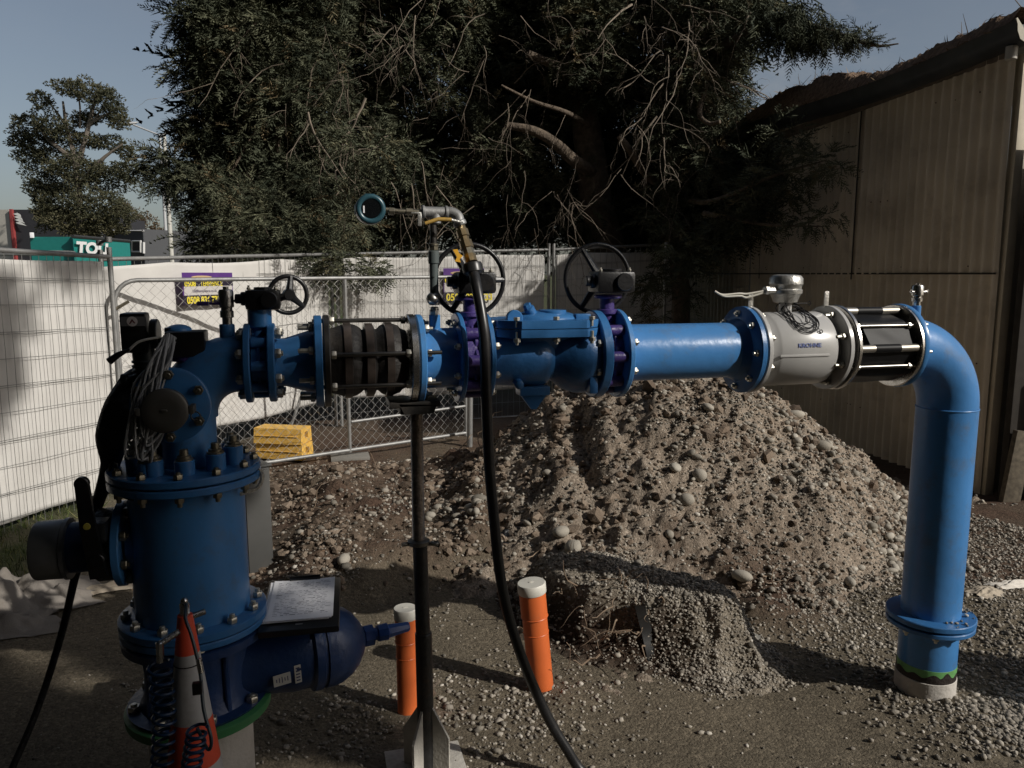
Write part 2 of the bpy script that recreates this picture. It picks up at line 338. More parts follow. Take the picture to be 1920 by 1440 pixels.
def soilmat(name, c1, c2, c3, attr=None, bump=.7, grass=False):
    m = bpy.data.materials.new(name); m.use_nodes = True; n = m.node_tree; b = n.nodes['Principled BSDF']; L = n.links; b.inputs['Roughness'].default_value = .93; b.inputs['Specular IOR Level'].default_value = .2
    tc = n.nodes.new('ShaderNodeTexCoord')
    def noise(sc, det=8, ro=.6):
        x = n.nodes.new('ShaderNodeTexNoise'); x.inputs['Scale'].default_value = sc; x.inputs['Detail'].default_value = det; x.inputs['Roughness'].default_value = ro; L.new(tc.outputs['Object'], x.inputs['Vector']); return x.outputs[0]
    def rng_(v, a, c, lo=0, hi=1):
        x = n.nodes.new('ShaderNodeMapRange'); x.inputs[1].default_value = a; x.inputs[2].default_value = c; x.inputs[3].default_value = lo; x.inputs[4].default_value = hi; L.new(v, x.inputs[0]); return x.outputs[0]
    def mix(f, a, c):
        x = n.nodes.new('ShaderNodeMix'); x.data_type = 'RGBA'; L.new(f, x.inputs[0])
        for s, i in ((a, 6), (c, 7)):
            if isinstance(s, tuple): x.inputs[i].default_value = (*s, 1)
            else: L.new(s, x.inputs[i])
        return x.outputs[2]
    c = mix(rng_(noise(2.2), .4, .62), c1, c2); c = mix(rng_(noise(38, 5, .7), .5, .68), c, c3)
    vo = n.nodes.new('ShaderNodeTexVoronoi'); vo.inputs['Scale'].default_value = 95; L.new(tc.outputs['Object'], vo.inputs['Vector'])
    sp = n.nodes.new('ShaderNodeSeparateColor'); L.new(vo.outputs['Color'], sp.inputs[0])
    c = mix(rng_(sp.outputs[0], .6, 1, 0, .6), c, tuple(min(1, 1.7*k) for k in c1))
    c = mix(rng_(sp.outputs[1], .7, 1, 0, .7), c, tuple(.5*k for k in c1))
    if attr:
        for an, col in attr:
            a = n.nodes.new('ShaderNodeAttribute'); a.attribute_name = an
            cc = mix(rng_(noise(55, 5, .7), .35, .65), tuple(.5*k for k in col), tuple(1.35*k for k in col)); c = mix(a.outputs['Fac'], c, cc)
    L.new(c, b.inputs['Base Color'])
    bu = n.nodes.new('ShaderNodeBump'); bu.inputs['Strength'].default_value = bump; bu.inputs['Distance'].default_value = .02; L.new(noise(60, 6, .7), bu.inputs['Height'])
    b2 = n.nodes.new('ShaderNodeBump'); b2.inputs['Strength'].default_value = bump*.7; b2.inputs['Distance'].default_value = .006; b2.invert = True; L.new(vo.outputs['Distance'], b2.inputs['Height']); L.new(bu.outputs[0], b2.inputs['Normal']); L.new(b2.outputs[0], b.inputs['Normal'])
    return m
xs = outer(-2.6, 4.6, .020, 900); ys = outer(1.2, 7.0, .020, 900)
V, F = gmesh('ground', xs, ys, floor_h)
x, y = V[:, 0], V[:, 1]
red = ss(3.85, 4.15, y+.2*fbm(x, y, 2, 3, 60))*ss(-1.0, -.3, x); red = np.maximum(red, ss(3.1, 3.35, x)*ss(2.8, 3.2, y+.3*fbm(x, y, 2, 3, 61)))*np.clip(.75+.6*fbm(x, y, 2.5, 4, 62), 0, 1)
red = np.maximum(red, np.exp(-(((x-2.15)**2+(y-3.15)**2)/.05)))
grs = np.maximum(ss(-1.35, -1.7, x+.10*fbm(x, y, 3, 3, 63))*ss(4.2, 4.7, y+.25*(x+1.5)), ss(9, 12, y))*np.clip(.8+.8*fbm(x, y, 4, 3, 64), 0, 1)
gmat = soilmat('gravelly_clay', (.165, .138, .100), (.130, .110, .080), (.090, .075, .053), [('reddish', (.098, .062, .044)), ('grassy', (.060, .075, .028))])
me = np_mesh('ground', V, F, True, {'reddish': red, 'grassy': grs}); T(link('ground', me, mat=gmat), 'olive brown gravelly clay floor and reddish disturbed dirt around the pipework', None, kind='structure')
V, F = gmesh('heap', np.arange(.0, 4.85, .018), np.arange(2.6, 7.3, .018), heap_h)
keep = V[:, 2][F].max(1) > -.06; F = F[keep]; use = np.unique(F); rm = np.zeros(len(V), int); rm[use] = np.arange(len(use)); V = V[use]; F = rm[F]
hmat = soilmat('spoil_dirt', (.310, .258, .205), (.245, .196, .150), (.120, .090, .066), [('damp', (.085, .055, .038))])
damp0 = np.exp(-(((V[:, 0]-2.2)**2+(V[:, 1]-3.25)**2)/.06))
damp = np.clip(damp0+ss(.15, .5, fbm(V[:, 0], V[:, 1], 2.2, 4, 71))*ss(.5, .15, V[:, 2])*.9, 0, 1)
me = np_mesh('spoil_heap', V, F, True, {'damp': damp}); T(link('spoil_heap', me, mat=hmat), 'tall conical heap of stony excavated dirt behind the pipe', None, kind='structure')
V, F = gmesh('ledge', np.arange(.55, 2.25, .010), np.arange(2.3, 4.0, .010), ledge_h)
keep = V[:, 2][F].max(1) > -.03; F = F[keep]; use = np.unique(F); rm = np.zeros(len(V), int); rm[use] = np.arange(len(use)); V = V[use]; F = rm[F]
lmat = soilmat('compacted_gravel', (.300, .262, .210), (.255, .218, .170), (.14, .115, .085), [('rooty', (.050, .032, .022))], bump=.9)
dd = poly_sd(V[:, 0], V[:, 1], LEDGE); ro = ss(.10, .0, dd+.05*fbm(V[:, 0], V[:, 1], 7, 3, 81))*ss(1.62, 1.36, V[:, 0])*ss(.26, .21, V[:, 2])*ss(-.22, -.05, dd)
me = np_mesh('gravel_ledge', V, F, True, {'rooty': ro}); T(link('gravel_ledge', me, mat=lmat), 'broken ledge of compacted gravel with dark rooty undercut face in front of the heap', None, kind='structure')
# ------------------------------------------------------------------ stones
def ico(sub):
    bm = bmesh.new(); bmesh.ops.create_icosphere(bm, subdivisions=sub, radius=1); bm.verts.index_update()
    V = np.array([v.co[:] for v in bm.verts]); F = np.array([[v.index for v in f.verts] for f in bm.faces]); bm.free(); return V, F
def stones(name, P, S, sub, flat=(.45, .8), sink=.35, rough=.25, vary=None):
    bv, bf = ico(sub); n = len(P); nv = len(bv)
    ang = rng.uniform(0, 2*np.pi, n); tilt = rng.normal(0, .35, n); sx = S*rng.uniform(.9, 1.35, n); sy = S*rng.uniform(.65, 1.0, n); sz = S*rng.uniform(flat[0], flat[1], n)
    k = rng.normal(0, 1, (n, 3, 3)); Bv = np.repeat(bv[None], n, 0)
    d = 1+rough*.5*np.sin(np.einsum('nij,mj->nmi', k*1.6, bv)+rng.uniform(0, 6, (n, 1, 3))).mean(2)+rough*rng.normal(0, .22, (n, nv))
    Bv = Bv*d[:, :, None]*np.stack([sx, sy, sz], 1)[:, None, :]
    ct, st = np.cos(tilt), np.sin(tilt); y = Bv[:, :, 1]*ct[:, None]-Bv[:, :, 2]*st[:, None]; z = Bv[:, :, 1]*st[:, None]+Bv[:, :, 2]*ct[:, None]; x = Bv[:, :, 0]
    c, s = np.cos(ang)[:, None], np.sin(ang)[:, None]; V = np.stack([x*c-y*s, x*s+y*c, z], 2)+P[:, None, :]; V[:, :, 2] += (sz*(1-2*sink))[:, None]
    F = (bf[None]+(np.arange(n)*nv)[:, None, None]).reshape(-1, 3); r = rng.random(n) if vary is None else vary
    return V.reshape(-1, 3), F, np.repeat(r, nv)
stm = Mattr('stone_colours', [(0, (.10, .09, .075)), (.35, (.20, .18, .15)), (.7, (.29, .26, .22)), (.93, (.40, .365, .31)), (1, (.55, .51, .45))], .85, bump=.25, bs=180)
def scatter(n, x0, x1, y0, y1, dens):
    X = rng.uniform(x0, x1, n); Y = rng.uniform(y0, y1, n); k = rng.random(n) < dens(X, Y); X, Y = X[k], Y[k]; return X, Y
def dens_fine(x, y):
    d = .05+.95*ss(.12, .42, fbm(x, y, 1.9, 3, 90)); lg = ss(-.15, 0, poly_sd(x, y, LEDGE))
    d = np.maximum(d*.62, lg*1.0); d = np.maximum(d, ss(1.75, 2.3, x+.2*fbm(x, y, 2, 3, 91))*.95)
    d = np.maximum(d, np.exp(-((x-.7)**2+(y-2.62)**2)/.10)*.9); d = np.where(x < .0, d*.45, d); return d
sp = []
X, Y = scatter(52000, -1.0, 4.3, 1.9, 4.3, dens_fine); S = rng.lognormal(math.log(.0062), .38, len(X)).clip(.003, .016)
sp.append(stones('g', np.stack([X, Y, all_h(X, Y)], 1), S, 1, sink=.3))
X, Y = scatter(16000, .95, 1.95, 2.5, 3.7, lambda x, y: ss(-.22, -.02, poly_sd(x, y, LEDGE))*ss(1.18, 1.42, x+.1*fbm(x, y, 4, 3, 99))); S = rng.lognormal(math.log(.0052), .35, len(X)).clip(.003, .012)
sp.append(stones('l', np.stack([X, Y, all_h(X, Y)], 1), S, 1, sink=.3, vary=.3+.65*rng.random(len(X))))
X, Y = scatter(7000, 2.2, 3.6, 1.6, 2.35, lambda x, y: ss(.0, .5, x-2.2+.3*fbm(x, y, 3, 3, 97))*ss(2.35, 2.1, y)); S = rng.lognormal(math.log(.0075), .35, len(X)).clip(.004, .016)
sp.append(stones('r', np.stack([X, Y, all_h(X, Y)], 1), S, 1, sink=.3, vary=.25+.6*rng.random(len(X))))
def dens_heap(x, y):
    h = heap_h(x, y); return ss(-.02, .05, h)*(.30+.7*ss(-.1, .5, fbm(x, y, 2.2, 3, 95)))
X, Y = scatter(18000, .3, 4.8, 2.9, 5.5, dens_heap); S = rng.lognormal(math.log(.0085), .45, len(X)).clip(.004, .03)
sp.append(stones('h', np.stack([X, Y, all_h(X, Y)], 1), S, 1, sink=.35))
X, Y = scatter(9000, -.5, 3.0, 3.9, 6.8, lambda x, y: .5+.5*fbm(x, y, 2, 3, 96)); S = rng.lognormal(math.log(.0075), .5, len(X)).clip(.004, .03)
sp.append(stones('b', np.stack([X, Y, all_h(X, Y)], 1), S, 1, sink=.4))
V = np.concatenate([a[0] for a in sp]); off = np.cumsum([0]+[len(a[0]) for a in sp[:-1]]); F = np.concatenate([a[1]+o for a, o in zip(sp, off)]); at = np.concatenate([a[2] for a in sp])
X, Y = scatter(9000, .2, 4.6, 2.9, 5.4, lambda x, y: ss(-.02, .1, heap_h(x, y))*(.15+.85*ss(0, .4, fbm(x, y, 3, 3, 101)))); X2, Y2 = scatter(7000, -.6, 3.0, 3.8, 6.6, lambda x, y: .2+.8*ss(0, .4, fbm(x, y, 2.4, 3, 102))); X = np.concatenate([X, X2]); Y = np.concatenate([Y, Y2]); S = rng.lognormal(math.log(.013), .5, len(X)).clip(.006, .05)
cl_ = stones('k', np.stack([X, Y, all_h(X, Y)], 1), S, 2 if False else 1, flat=(.6, 1.0), sink=.42, rough=.6)
clodm = Mattr('clod_colours', [(0, (.075, .055, .040)), (.5, (.165, .124, .092)), (1, (.27, .215, .165))], .95, bump=.6, bs=120)
T(link('clods', np_mesh('clods', cl_[0], cl_[1], False, {'rnd': cl_[2]}), mat=clodm), 'crumbly earth clods on the heap and the disturbed dirt behind it', 'clods', kind='stuff')
T(link('gravel', np_mesh('gravel', V, F, True, {'rnd': at}), mat=stm), 'loose grey brown gravel scattered over the pit floor, ledge and heap', 'gravel', kind='stuff')
def dens_cob(x, y):
    h = heap_h(x, y); d = ss(0, .1, h)*(.03+.80*ss(.15, .5, fbm(x, y, 2.0, 3, 98))); return np.maximum(d, ss(.45, .1, h)*ss(2.5, 3.3, x)*ss(0, .05, h)*.95)
X, Y = scatter(4200, .6, 4.6, 3.1, 5.2, lambda x, y: dens_cob(x, y)*(poly_sd(x, y, LEDGE) < -.05)); S = rng.lognormal(math.log(.0165), .42, len(X)).clip(.009, .045)
a = stones('c', np.stack([X, Y, all_h(X, Y)], 1), S, 2, flat=(.5, .85), sink=.22, rough=.12, vary=.3+.65*rng.random(len(X)))
cobm = Mattr('cobble_colours', [(0, (.12, .11, .09)), (.5, (.27, .245, .205)), (.85, (.36, .33, .28)), (1, (.46, .43, .37))], .8, bump=.15, bs=90)
T(link('cobbles', np_mesh('cobbles', a[0], a[1], True, {'rnd': a[2]}), mat=cobm), 'rounded river cobbles lying all over the dirt heap', 'cobbles', kind='stuff')
for (px, py, rad, z, lab) in [(1390, 1092, .043, .15, 'big oval tan cobble lying alone above the dark gully'), (1052, 1004, .042, .2, 'smooth pale cobble at the shadow edge below the heap'), (1074, 1033, .045, .15, 'long dull cobble lying just inside the pipe shadow'),
                     (645, 1057, .045, .04, 'lone rounded stone at the edge of the shadow behind the clipboard'), (1316, 889, .030, .5, 'pale oval cobble in the middle of the heap face'), (1375, 915, .028, .45, 'upright oval cobble right of the pale one on the heap face'), (1212, 935, .032, .35, 'flat grey cobble resting below another on the heap face')]:
    p = onZ(px, py, z)
    for _ in range(12):
        zz = float(all_h(np.array([p.x]), np.array([p.y]))[0]); p = onZ(px, py, zz*.6+p.z*.4)
    a = stones('s', np.array([[0, 0, 0.]]), np.array([rad]), 3, flat=(.6, .75), sink=.15, rough=.05, vary=np.array([.75]))
    o = link('cobble', np_mesh('cobble', a[0], a[1], True, {'rnd': a[2]}), loc=(p.x, p.y, zz), mat=cobm); T(o, lab, 'stone', 'larger cobbles on the heap')
# ================================================================== PIPELINE (right of the elbow, bolted run)
Y0, Z0 = 2.365, 1.392
def XP(px, py=655): return onY(px, py).x
def rad(px_half, X, z=Z0): return px_half*proj(X, Y0, z)[2]/FPX
TX = -.371
PL = thing('pipeline', (XP(1000), Y0, 0), 'long bright blue pipe run with valves and flow meter, bending down at right', 'pipeline')
# --- butterfly valves
def handwheel(parent, c, R_, r, spokes, phase, tilt=0):
    b = MB(); ax = Vector((math.sin(tilt), math.cos(tilt), 0)); b.torus(c, ax, R_, r, 56, 10); c = Vector(c); _, u, v = frame(ax)
    for k in range(spokes):
        a = phase+2*math.pi*k/spokes; d = Vector((math.cos(a)*math.cos(tilt), -math.cos(a)*math.sin(tilt), math.sin(a)))
        b.tube([c+d*.008-ax*.02, c+d*R_*.5-ax*.012, c+d*R_], [r*1.9, r*1.5, r*1.15], 8)
    b.cyl(c-ax*.035, c+ax*.012, r*2.6, seg=20); return b.build('hand_wheel', black, parent)
def gearbox(parent, c, size, shaft=True):
    c = Vector(c); b = MB(); b.box(c, size, b=.012); b.cyl(c+Vector((size[0]*.18, -size[1]*.5-.012, 0)), c+Vector((size[0]*.18, 0, 0)), size[2]*.42, seg=24)
    b.cyl(c+Vector((-size[0]*.5-.028, -size[1]*.12, size[2]*.05)), c+Vector((-size[0]*.3, -size[1]*.12, size[2]*.05)), size[2]*.24, seg=16)
    b.cyl(c+Vector((-size[0]*.5-.012, -size[1]*.12, size[2]*.05)), c+Vector((-size[0]*.3, -size[1]*.12, size[2]*.05)), size[2]*.34, seg=16)
    b.cyl(c+Vector((0, 0, size[2]*.4)), c+Vector((0, 0, size[2]*.62)), size[0]*.26, seg=24)
    b.cyl(c+Vector((size[0]*.1, 0, size[2]*.05)), c+Vector((size[0]*.1, size[1]*.5+.06, size[2]*.05)), size[2]*.3, seg=16)
    g = b.build('gearbox', black, parent)
    for sx in (-1, 1): bolt(g, c+Vector((sx*size[0]*.38, -size[1]*.3, size[2]*.5)), (0, 0, 1), r=.006)
    return g
def butterfly(x0, x1, Rf, body, small=False, label=None):
    xm = (x0+x1)/2; b = MB(); b.lathe([(0, Rf*.50), (.002, Rf*.70), (x1-x0-.002, Rf*.70), (x1-x0, Rf*.50)], (x0, Y0, Z0), (1, 0, 0), 40)
    n = 8
    for i in range(n):
        a = math.pi/8*0+2*math.pi*i/n; p = Vector((0, -math.cos(a)*Rf*.80, math.sin(a)*Rf*.80))
        b.cyl(Vector((x0+.001, Y0, Z0))+p, Vector((x1-.001, Y0, Z0))+p, Rf*.125, seg=18)
        b.cyl(Vector((xm-.006, Y0, Z0))+p*.6, Vector((xm+.006, Y0, Z0))+p*.6, Rf*.3, seg=16)
    b.cyl((xm, Y0, Z0+Rf*.6), (xm, Y0, Z0+Rf+.045), Rf*.17, seg=22); b.cyl((xm, Y0, Z0+Rf*.9), (xm, Y0, Z0+Rf*1.02), Rf*.24, seg=22)
    v = b.build('butterfly_valve', body, PL, label); return v, xm
# valve 1 (small, in shade)
v, xm = butterfly(XP(472), XP(503), .113, cast, label='small dark blue butterfly valve with black hand wheel')
b = MB(); b.disc(XP(459), .116, XP(472)-XP(459)); b.disc(XP(503), .116, XP(517)-XP(503)); f = b.build('flange_pair', blued, v)
ring_bolts(f, XP(459)-.001, .094, 8, (-1, 0, 0), phase=R(22), r=.015, stud=.004); ring_bolts(f, XP(517)+.001, .094, 8, (1, 0, 0), phase=R(22), r=.015, stud=.006)
gx = XP(492, 560); b = MB(); b.cyl((gx-.01, Y0, Z0+.105), (gx-.01, Y0, Z0+.16), .034); b.build('valve_neck', blued, v)
g = gearbox(v, (gx+.002, Y0, Z0+.185), (.098, .085, .058)); handwheel(v, (gx+.072, Y0+.02, Z0+.198), .054, .0065, 3, R(200), tilt=-.15)
# reducer
b = MB(); xa, xb = XP(517), XP(589); L = xb-xa
b.lathe([(0, .070), (.01, .070), (L*.25, .072), (L*.55, .082), (L*.85, .092), (L, .094)], (xa, Y0, Z0), (1, 0, 0), 40)
rd = b.build('reducer', blue, PL)
b = MB(); b.disc(XP(589), .137, XP(604)-XP(589)); f = b.build('flange', blued, rd)
ring_bolts(f, XP(589)-.001, .112, 8, (-1, 0, 0), phase=R(22), r=.013, stud=.03)
# expansion joint
xa, xb = XP(606), XP(762); L = xb-xa
prof = [(0, .085), (.01, .1)]
for t, r in [(.09, .098), (.14, .101), (.22, .108), (.30, .112), (.38, .107), (.44, .098), (.46, .092), (.475, .092), (.49, .106), (.53, .109), (.585, .109), (.60, .104), (.615, .093), (.64, .094), (.68, .104), (.74, .110), (.82, .110), (.90, .103), (.93, .094), (.99, .088)]: prof.append((t*L, r))
ej = MB().lathe(prof, (xa, Y0, Z0), (1, 0, 0), 48).build('expansion_joint', rubber, PL, 'black rubber bellows joint with three bands and tie rods', sharp=50)
b = MB()
for t0, t1, r in [(.23, .33, .1145), (.485, .59, .1115), (.72, .82, .1135)]: b.lathe([(0, r-.006), (.002, r), ((t1-t0)*L-.002, r), ((t1-t0)*L, r-.006)], (xa+t0*L, Y0, Z0), (1, 0, 0), 48)
b.build('reinforcing_band', M('bellows_band', (.075, .060, .052), .3, .3, var=.5, vs=22, dirt=.5, ds=18, dcol=(.03, .02, .015)), ej)
f = MB().disc(XP(606), .138, XP(618)-XP(606)).build('flange', dsteel, ej); f2 = MB().disc(XP(763), .137, XP(777)-XP(763)).build('flange', stain, ej)
for a in (R(98), R(14), R(-33), R(194)):
    p = Vector((0, -math.cos(a)*.120, math.sin(a)*.120)); b = MB()
    b.cyl(Vector((XP(606)-.03, Y0, Z0))+p, Vector((XP(790)+.045 if abs(a) < 1 else XP(760), Y0, Z0))+p, .0062, seg=12); rd_ = b.build('tie_rod', M('plated_rod', (.20, .19, .175), .3, .95), ej)
    bolt(ej, Vector((XP(619), Y0, Z0))+p, (1, 0, 0), r=.013, stud=.0); bolt(ej, Vector((XP(762), Y0, Z0))+p, (-1, 0, 0), r=.013, stud=.0)
# tee spool with threaded boss
xa, xb = XP(778), XP(866); b = MB(); b.disc(xa, .136, XP(790)-xa)
b.lathe([(0, .093), (.002, .093), (xb-xa-.01, .093)], (XP(788), Y0, Z0), (1, 0, 0), 44)
X_ST = XP(815, 610); b.cyl((X_ST, Y0, Z0+.06), (X_ST, Y0, Z0+.135), .0175, seg=22)
sp_ = b.build('spool_pipe', blue, PL, 'short bright blue spool with threaded boss on top')
b = MB(); b.disc(XP(853), .140, .016); b.build('flange', blued, sp_)
ring_bolts(sp_, XP(791)+.0015, .112, 8, (1, 0, 0), phase=R(14), r=.0115, stud=.012); ring_bolts(sp_, XP(852)-.0015, .115, 8, (-1, 0, 0), phase=R(22), r=.011)
# valve 2 (purple)
v, xm = butterfly(XP(853)+.017, XP(903), .140, purple, label='purple butterfly valve behind the hanging black hose')
b = MB(); b.disc(XP(903), .140, .016); f = b.build('flange', blued, v); ring_bolts(f, XP(903)+.018, .115, 8, (1, 0, 0), phase=R(22), r=.0115)
b = MB(); b.disc(0, .046, .012, axis=(0, 0, 1)); b.v = [(p[0]+XP(880, 560), p[1], p[2]+.178) for p in b.v]; b.build('mounting_plate', purple, v)
gx = XP(888, 530); g = gearbox(v, (gx, Y0-.01, Z0+.232), (.120, .10, .066)); handwheel(v, (gx+.003, Y0+.085, Z0+.240), .113, .0078, 3, 0, tilt=.0)
# check valve
xa, xb = XP(913), XP(1122); L = xb-xa
b = MB(); b.lathe([(0, .086), (L*.1, .088), (L*.3, .094), (L*.45, .097), (L*.50, .088), (L*.54, .076), (L*.58, .084), (L*.66, .108), (L*.76, .121), (L*.84, .123), (L*.92, .117), (L*.98, .104), (L, .098)], (xa, Y0, Z0-.004), (1, 0, 0), 48)
xc = (XP(922)+XP(1104))/2; hw = .165; NS = 40
def soct(c, a, bb, z, n=3.6):
    out_ = []
    for k in range(NS):
        t = 2*math.pi*k/NS; cx, sy_ = math.cos(t), math.sin(t); out_.append(Vector((c[0]+a*abs(cx)**(2/n)*(1 if cx > 0 else -1), c[1]+bb*abs(sy_)**(2/n)*(1 if sy_ > 0 else -1), z)))
    return out_
rings = [soct((xc, Y0), .150, .115, Z0+.075), soct((xc-.01, Y0), .118, .078, Z0+.05, 2.6), soct((xc-.01, Y0), .095, .070, Z0, 2.2), soct((xc-.01, Y0), .07, .055, Z0-.04, 2), soct((xc-.01, Y0), .04, .03, Z0-.07, 2)]
V = [p for r_ in rings for p in r_]; F = [(i*NS+k, i*NS+(k+1) % NS, (i+1)*NS+(k+1) % NS, (i+1)*NS+k) for i in range(4) for k in range(NS)]+[tuple(range(4*NS, 5*NS)), tuple(range(NS))]
b.add(V, F)
bx = XP(1092, 700); b.box((bx, Y0-.085, Z0-.088), (.030, .05, .058), b=.012); b.cyl((XP(961), Y0-.09, Z0-.083), (XP(961), Y0-.03, Z0-.07), .014)
fx = XP(994, 740); b.prism([(fx-.045, Y0-.045, Z0-.118), (fx+.045, Y0-.045, Z0-.118), (fx+.008, Y0-.045, Z0-.168), (fx-.008, Y0-.045, Z0-.168)], (0, .02, 0)); b.box((fx, Y0-.03, Z0-.108), (.10, .06, .03), b=.006)
cv = b.build('check_valve', cast, PL, 'bulging blue check valve with flat bolted cover', sharp=50)
b = MB()
def octp(a, bb, c, z): return [(xc+a, Y0-bb+c, z), (xc+a, Y0+bb-c, z), (xc+a-c, Y0+bb, z), (xc-a+c, Y0+bb, z), (xc-a, Y0+bb-c, z), (xc-a, Y0-bb+c, z), (xc-a+c, Y0-bb, z), (xc+a-c, Y0-bb, z)]
b.prism(octp(hw, .145, .06, Z0+.068), (0, 0, .024)); b.prism(octp(hw-.002, .143, .06, Z0+.0945), (0, 0, .024))
b.ball((xc+.01, Y0, Z0+.118), (.115, .09, .026)); b.cyl((xc+.03, Y0-.02, Z0+.13), (xc+.03, Y0-.02, Z0+.146), .045, seg=30)
b.cyl((xc-.105, Y0-.07, Z0+.123), (xc-.105, Y0-.05, Z0+.123), .026); b.box((xc+.12, Y0-.05, Z0+.125), (.05, .03, .018), b=.004)
b.cyl((xc-.035, Y0-.03, Z0+.125), (xc-.055, Y0-.042, Z0+.155), .017); b.cyl((xc-.053, Y0-.040, Z0+.15), (xc-.062, Y0-.045, Z0+.166), .013, seg=6)
cvv = b.build('cover', blued, cv)
for sx in (-.115, .01, .125):
    bolt(cvv, (xc+sx, Y0-.130, Z0+.066), (0, 0, -1), r=.011, stud=.008); bolt(cvv, (xc+sx, Y0-.126, Z0+.119), (0, 0, 1), r=.010, stud=.0)
# valve 3 (purple)
b = MB(); b.disc(XP(1106), .142, XP(1122)-XP(1106)); f = b.build('flange', blued, cv); ring_bolts(f, XP(1106)-.002, .118, 8, (-1, 0, 0), phase=R(22), r=.0125, stud=.0)
v, xm = butterfly(XP(1122)+.001, XP(1150), .143, purple, label='purple butterfly valve with large unobstructed hand wheel')
b = MB(); b.disc(XP(1150), .145, XP(1160)-XP(1150)); f = b.build('flange', blue, v); ring_bolts(f, XP(1160)+.002, .12, 8, (1, 0, 0), phase=R(22), r=.0125)
b = MB(); b.disc(0, .046, .012, axis=(0, 0, 1)); b.v = [(p[0]+XP(1140, 560), p[1], p[2]+.180) for p in b.v]; b.build('mounting_plate', purple, v)
gx = XP(1144, 530); g = gearbox(v, (gx, Y0-.01, Z0+.233), (.130, .10, .068)); handwheel(v, (gx-.012, Y0+.085, Z0+.243), .113, .0078, 3, R(120))
# straight pipe
xa, xb = XP(1158), XP(1385); b = MB(); b.lathe([(0, .094), (xb-xa, .094)], (xa, Y0, Z0), (1, 0, 0), 56)
b.build('straight_pipe', blue, PL)
b = MB(); b.lathe([(0, .094), (.03, .108), (.04, .146), (.043, .149), (.058, .149), (.061, .146)], (XP(1387)-.045, Y0, Z0), (1, 0, 0), 56); fl = b.build('flange', blued, PL)
ring_bolts(fl, XP(1387)-.004, .125, 8, (-1, 0, 0), phase=R(0), r=.0125, stud=.008)
# flow meter
x1 = XP(1387)+.020; x2 = XP(1542); b = MB(); b.disc(x1, .149, .018)
b.lathe([(0, .105), (.012, .108), (.035, .118), (.05, .127), (.06, .128), (x2-x1-.06, .128), (x2-x1-.045, .124), (x2-x1-.03, .108), (x2-x1, .10)], (x1+.015, Y0, Z0), (1, 0, 0), 12, phase=R(8)) if False else b.lathe([(0, .108), (.015, .110), (.045, .124), (.052, .128), (x2-x1-.055, .128), (x2-x1-.045, .125), (x2-x1-.035, .112), (x2-x1-.01, .10)], (x1+.015, Y0, Z0), (1, 0, 0), 56)
b.disc(x2, .149, .019); b.box(((x1+x2)/2-.005, Y0-.1275, Z0-.012), (x2-x1-.12, .006, .008), b=.002)
b.cyl((XP(1472, 580), Y0, Z0+.12), (XP(1472, 580), Y0, Z0+.165), .022, seg=22)
fm = b.build('flow_meter', gpaint, PL, 'grey painted flow meter body between flanges', sharp=30)
ring_bolts(fm, x1+.020, .127, 8, (1, 0, 0), phase=R(22), r=.012); ring_bolts(fm, x2-.002, .127, 8, (-1, 0, 0), phase=R(22), r=.012, stud=.02)
mx = XP(1473, 545); b = MB(); b.lathe([(0, .026), (.004, .040), (.03, .050), (.034, .055), (.046, .056), (.05, .052), (.062, .054), (.066, .057), (.086, .056), (.096, .048), (.099, .03)], (mx, Y0, Z0+.158), (0, 0, 1), 40)
b.cyl((mx-.085, Y0-.02, Z0+.203), (mx-.03, Y0-.01, Z0+.203), .012, seg=8); b.cyl((mx-.098, Y0-.022, Z0+.203), (mx-.08, Y0-.02, Z0+.203), .015, seg=6)
hd = b.build('meter_head', alu, fm)
b = MB()
for dz, e in ((.0, (1340, 546)), (-.004, (1345, 549))):
    p = onY(*e, Y=Y0-.02); b.tube(spline([(mx-.09, Y0-.024, Z0+.203+dz), (mx-.16, Y0-.02, Z0+.192+dz*3), ((mx+p.x)/2-.05, Y0-.02, Z0+.193+dz*2), (p.x+.03, Y0-.02, p.z-.012), p]), .0038, 8)
b.build('signal_cable', M('beige_cable', (.42, .40, .34), .5), fm)
b = MB(); rr_ = random.Random(5)
for k in range(5):
    pts = []
    for t in range(17):
        a = t/16*2*math.pi*1.15+k; r_ = .038+.018*math.sin(k*2+t*.5)
        xx = mx+.012+math.cos(a)*r_*1.15+.01*k-.02; dz = math.sin(a)*r_*.9; zz = Z0+.115+dz; yy = Y0-math.sqrt(max(0, .1335**2-min(.133, (zz-Z0))**2))-.004
        pts.append((xx, yy, zz))
    b.tube(spline(pts, 3), .0017, 6)
for s in (-1, 1): b.tube(spline([(mx+s*.012, Y0-.02, Z0+.165), (mx+s*.03, Y0-.06, Z0+.14), (mx+s*.02, Y0-.095, Z0+.10)]), .0017, 6)
b.tube(spline([(mx+.02, Y0-.09, Z0+.10), (mx+.05, Y0-.1, Z0+.09), (mx+.062, Y0-.112, Z0+.073)]), .0017, 6); b.torus((mx+.066, Y0-.115, Z0+.066), (0, 1, 0), .006, .0016, 14, 6); b.torus((mx+.083, Y0-.02, Z0+.158), (0, 1, 0), .006, .0016, 14, 6); b.tube([(mx+.02, Y0-.02, Z0+.158), (mx+.077, Y0-.02, Z0+.158)], .0017, 6)
b.build('earth_wire', tape, fm)
for px, yy in ((1403, Z0+.165), (1545, Z0+.17)):
    b = MB(); xx = XP(px, 560)+.01; b.box((xx, Y0, yy), (.018, .003, .055), b=.001); t_ = b.build('tag_strip', alu, fm)
text('lettering', 'KROHNE', .019, (XP(1455, 650), Y0-.1292, Z0+.016), (1, 0, 0), (0, .22, 1), M('blue_print', (.05, .08, .25), .5), fm, bold=.0004, sx=1.15)
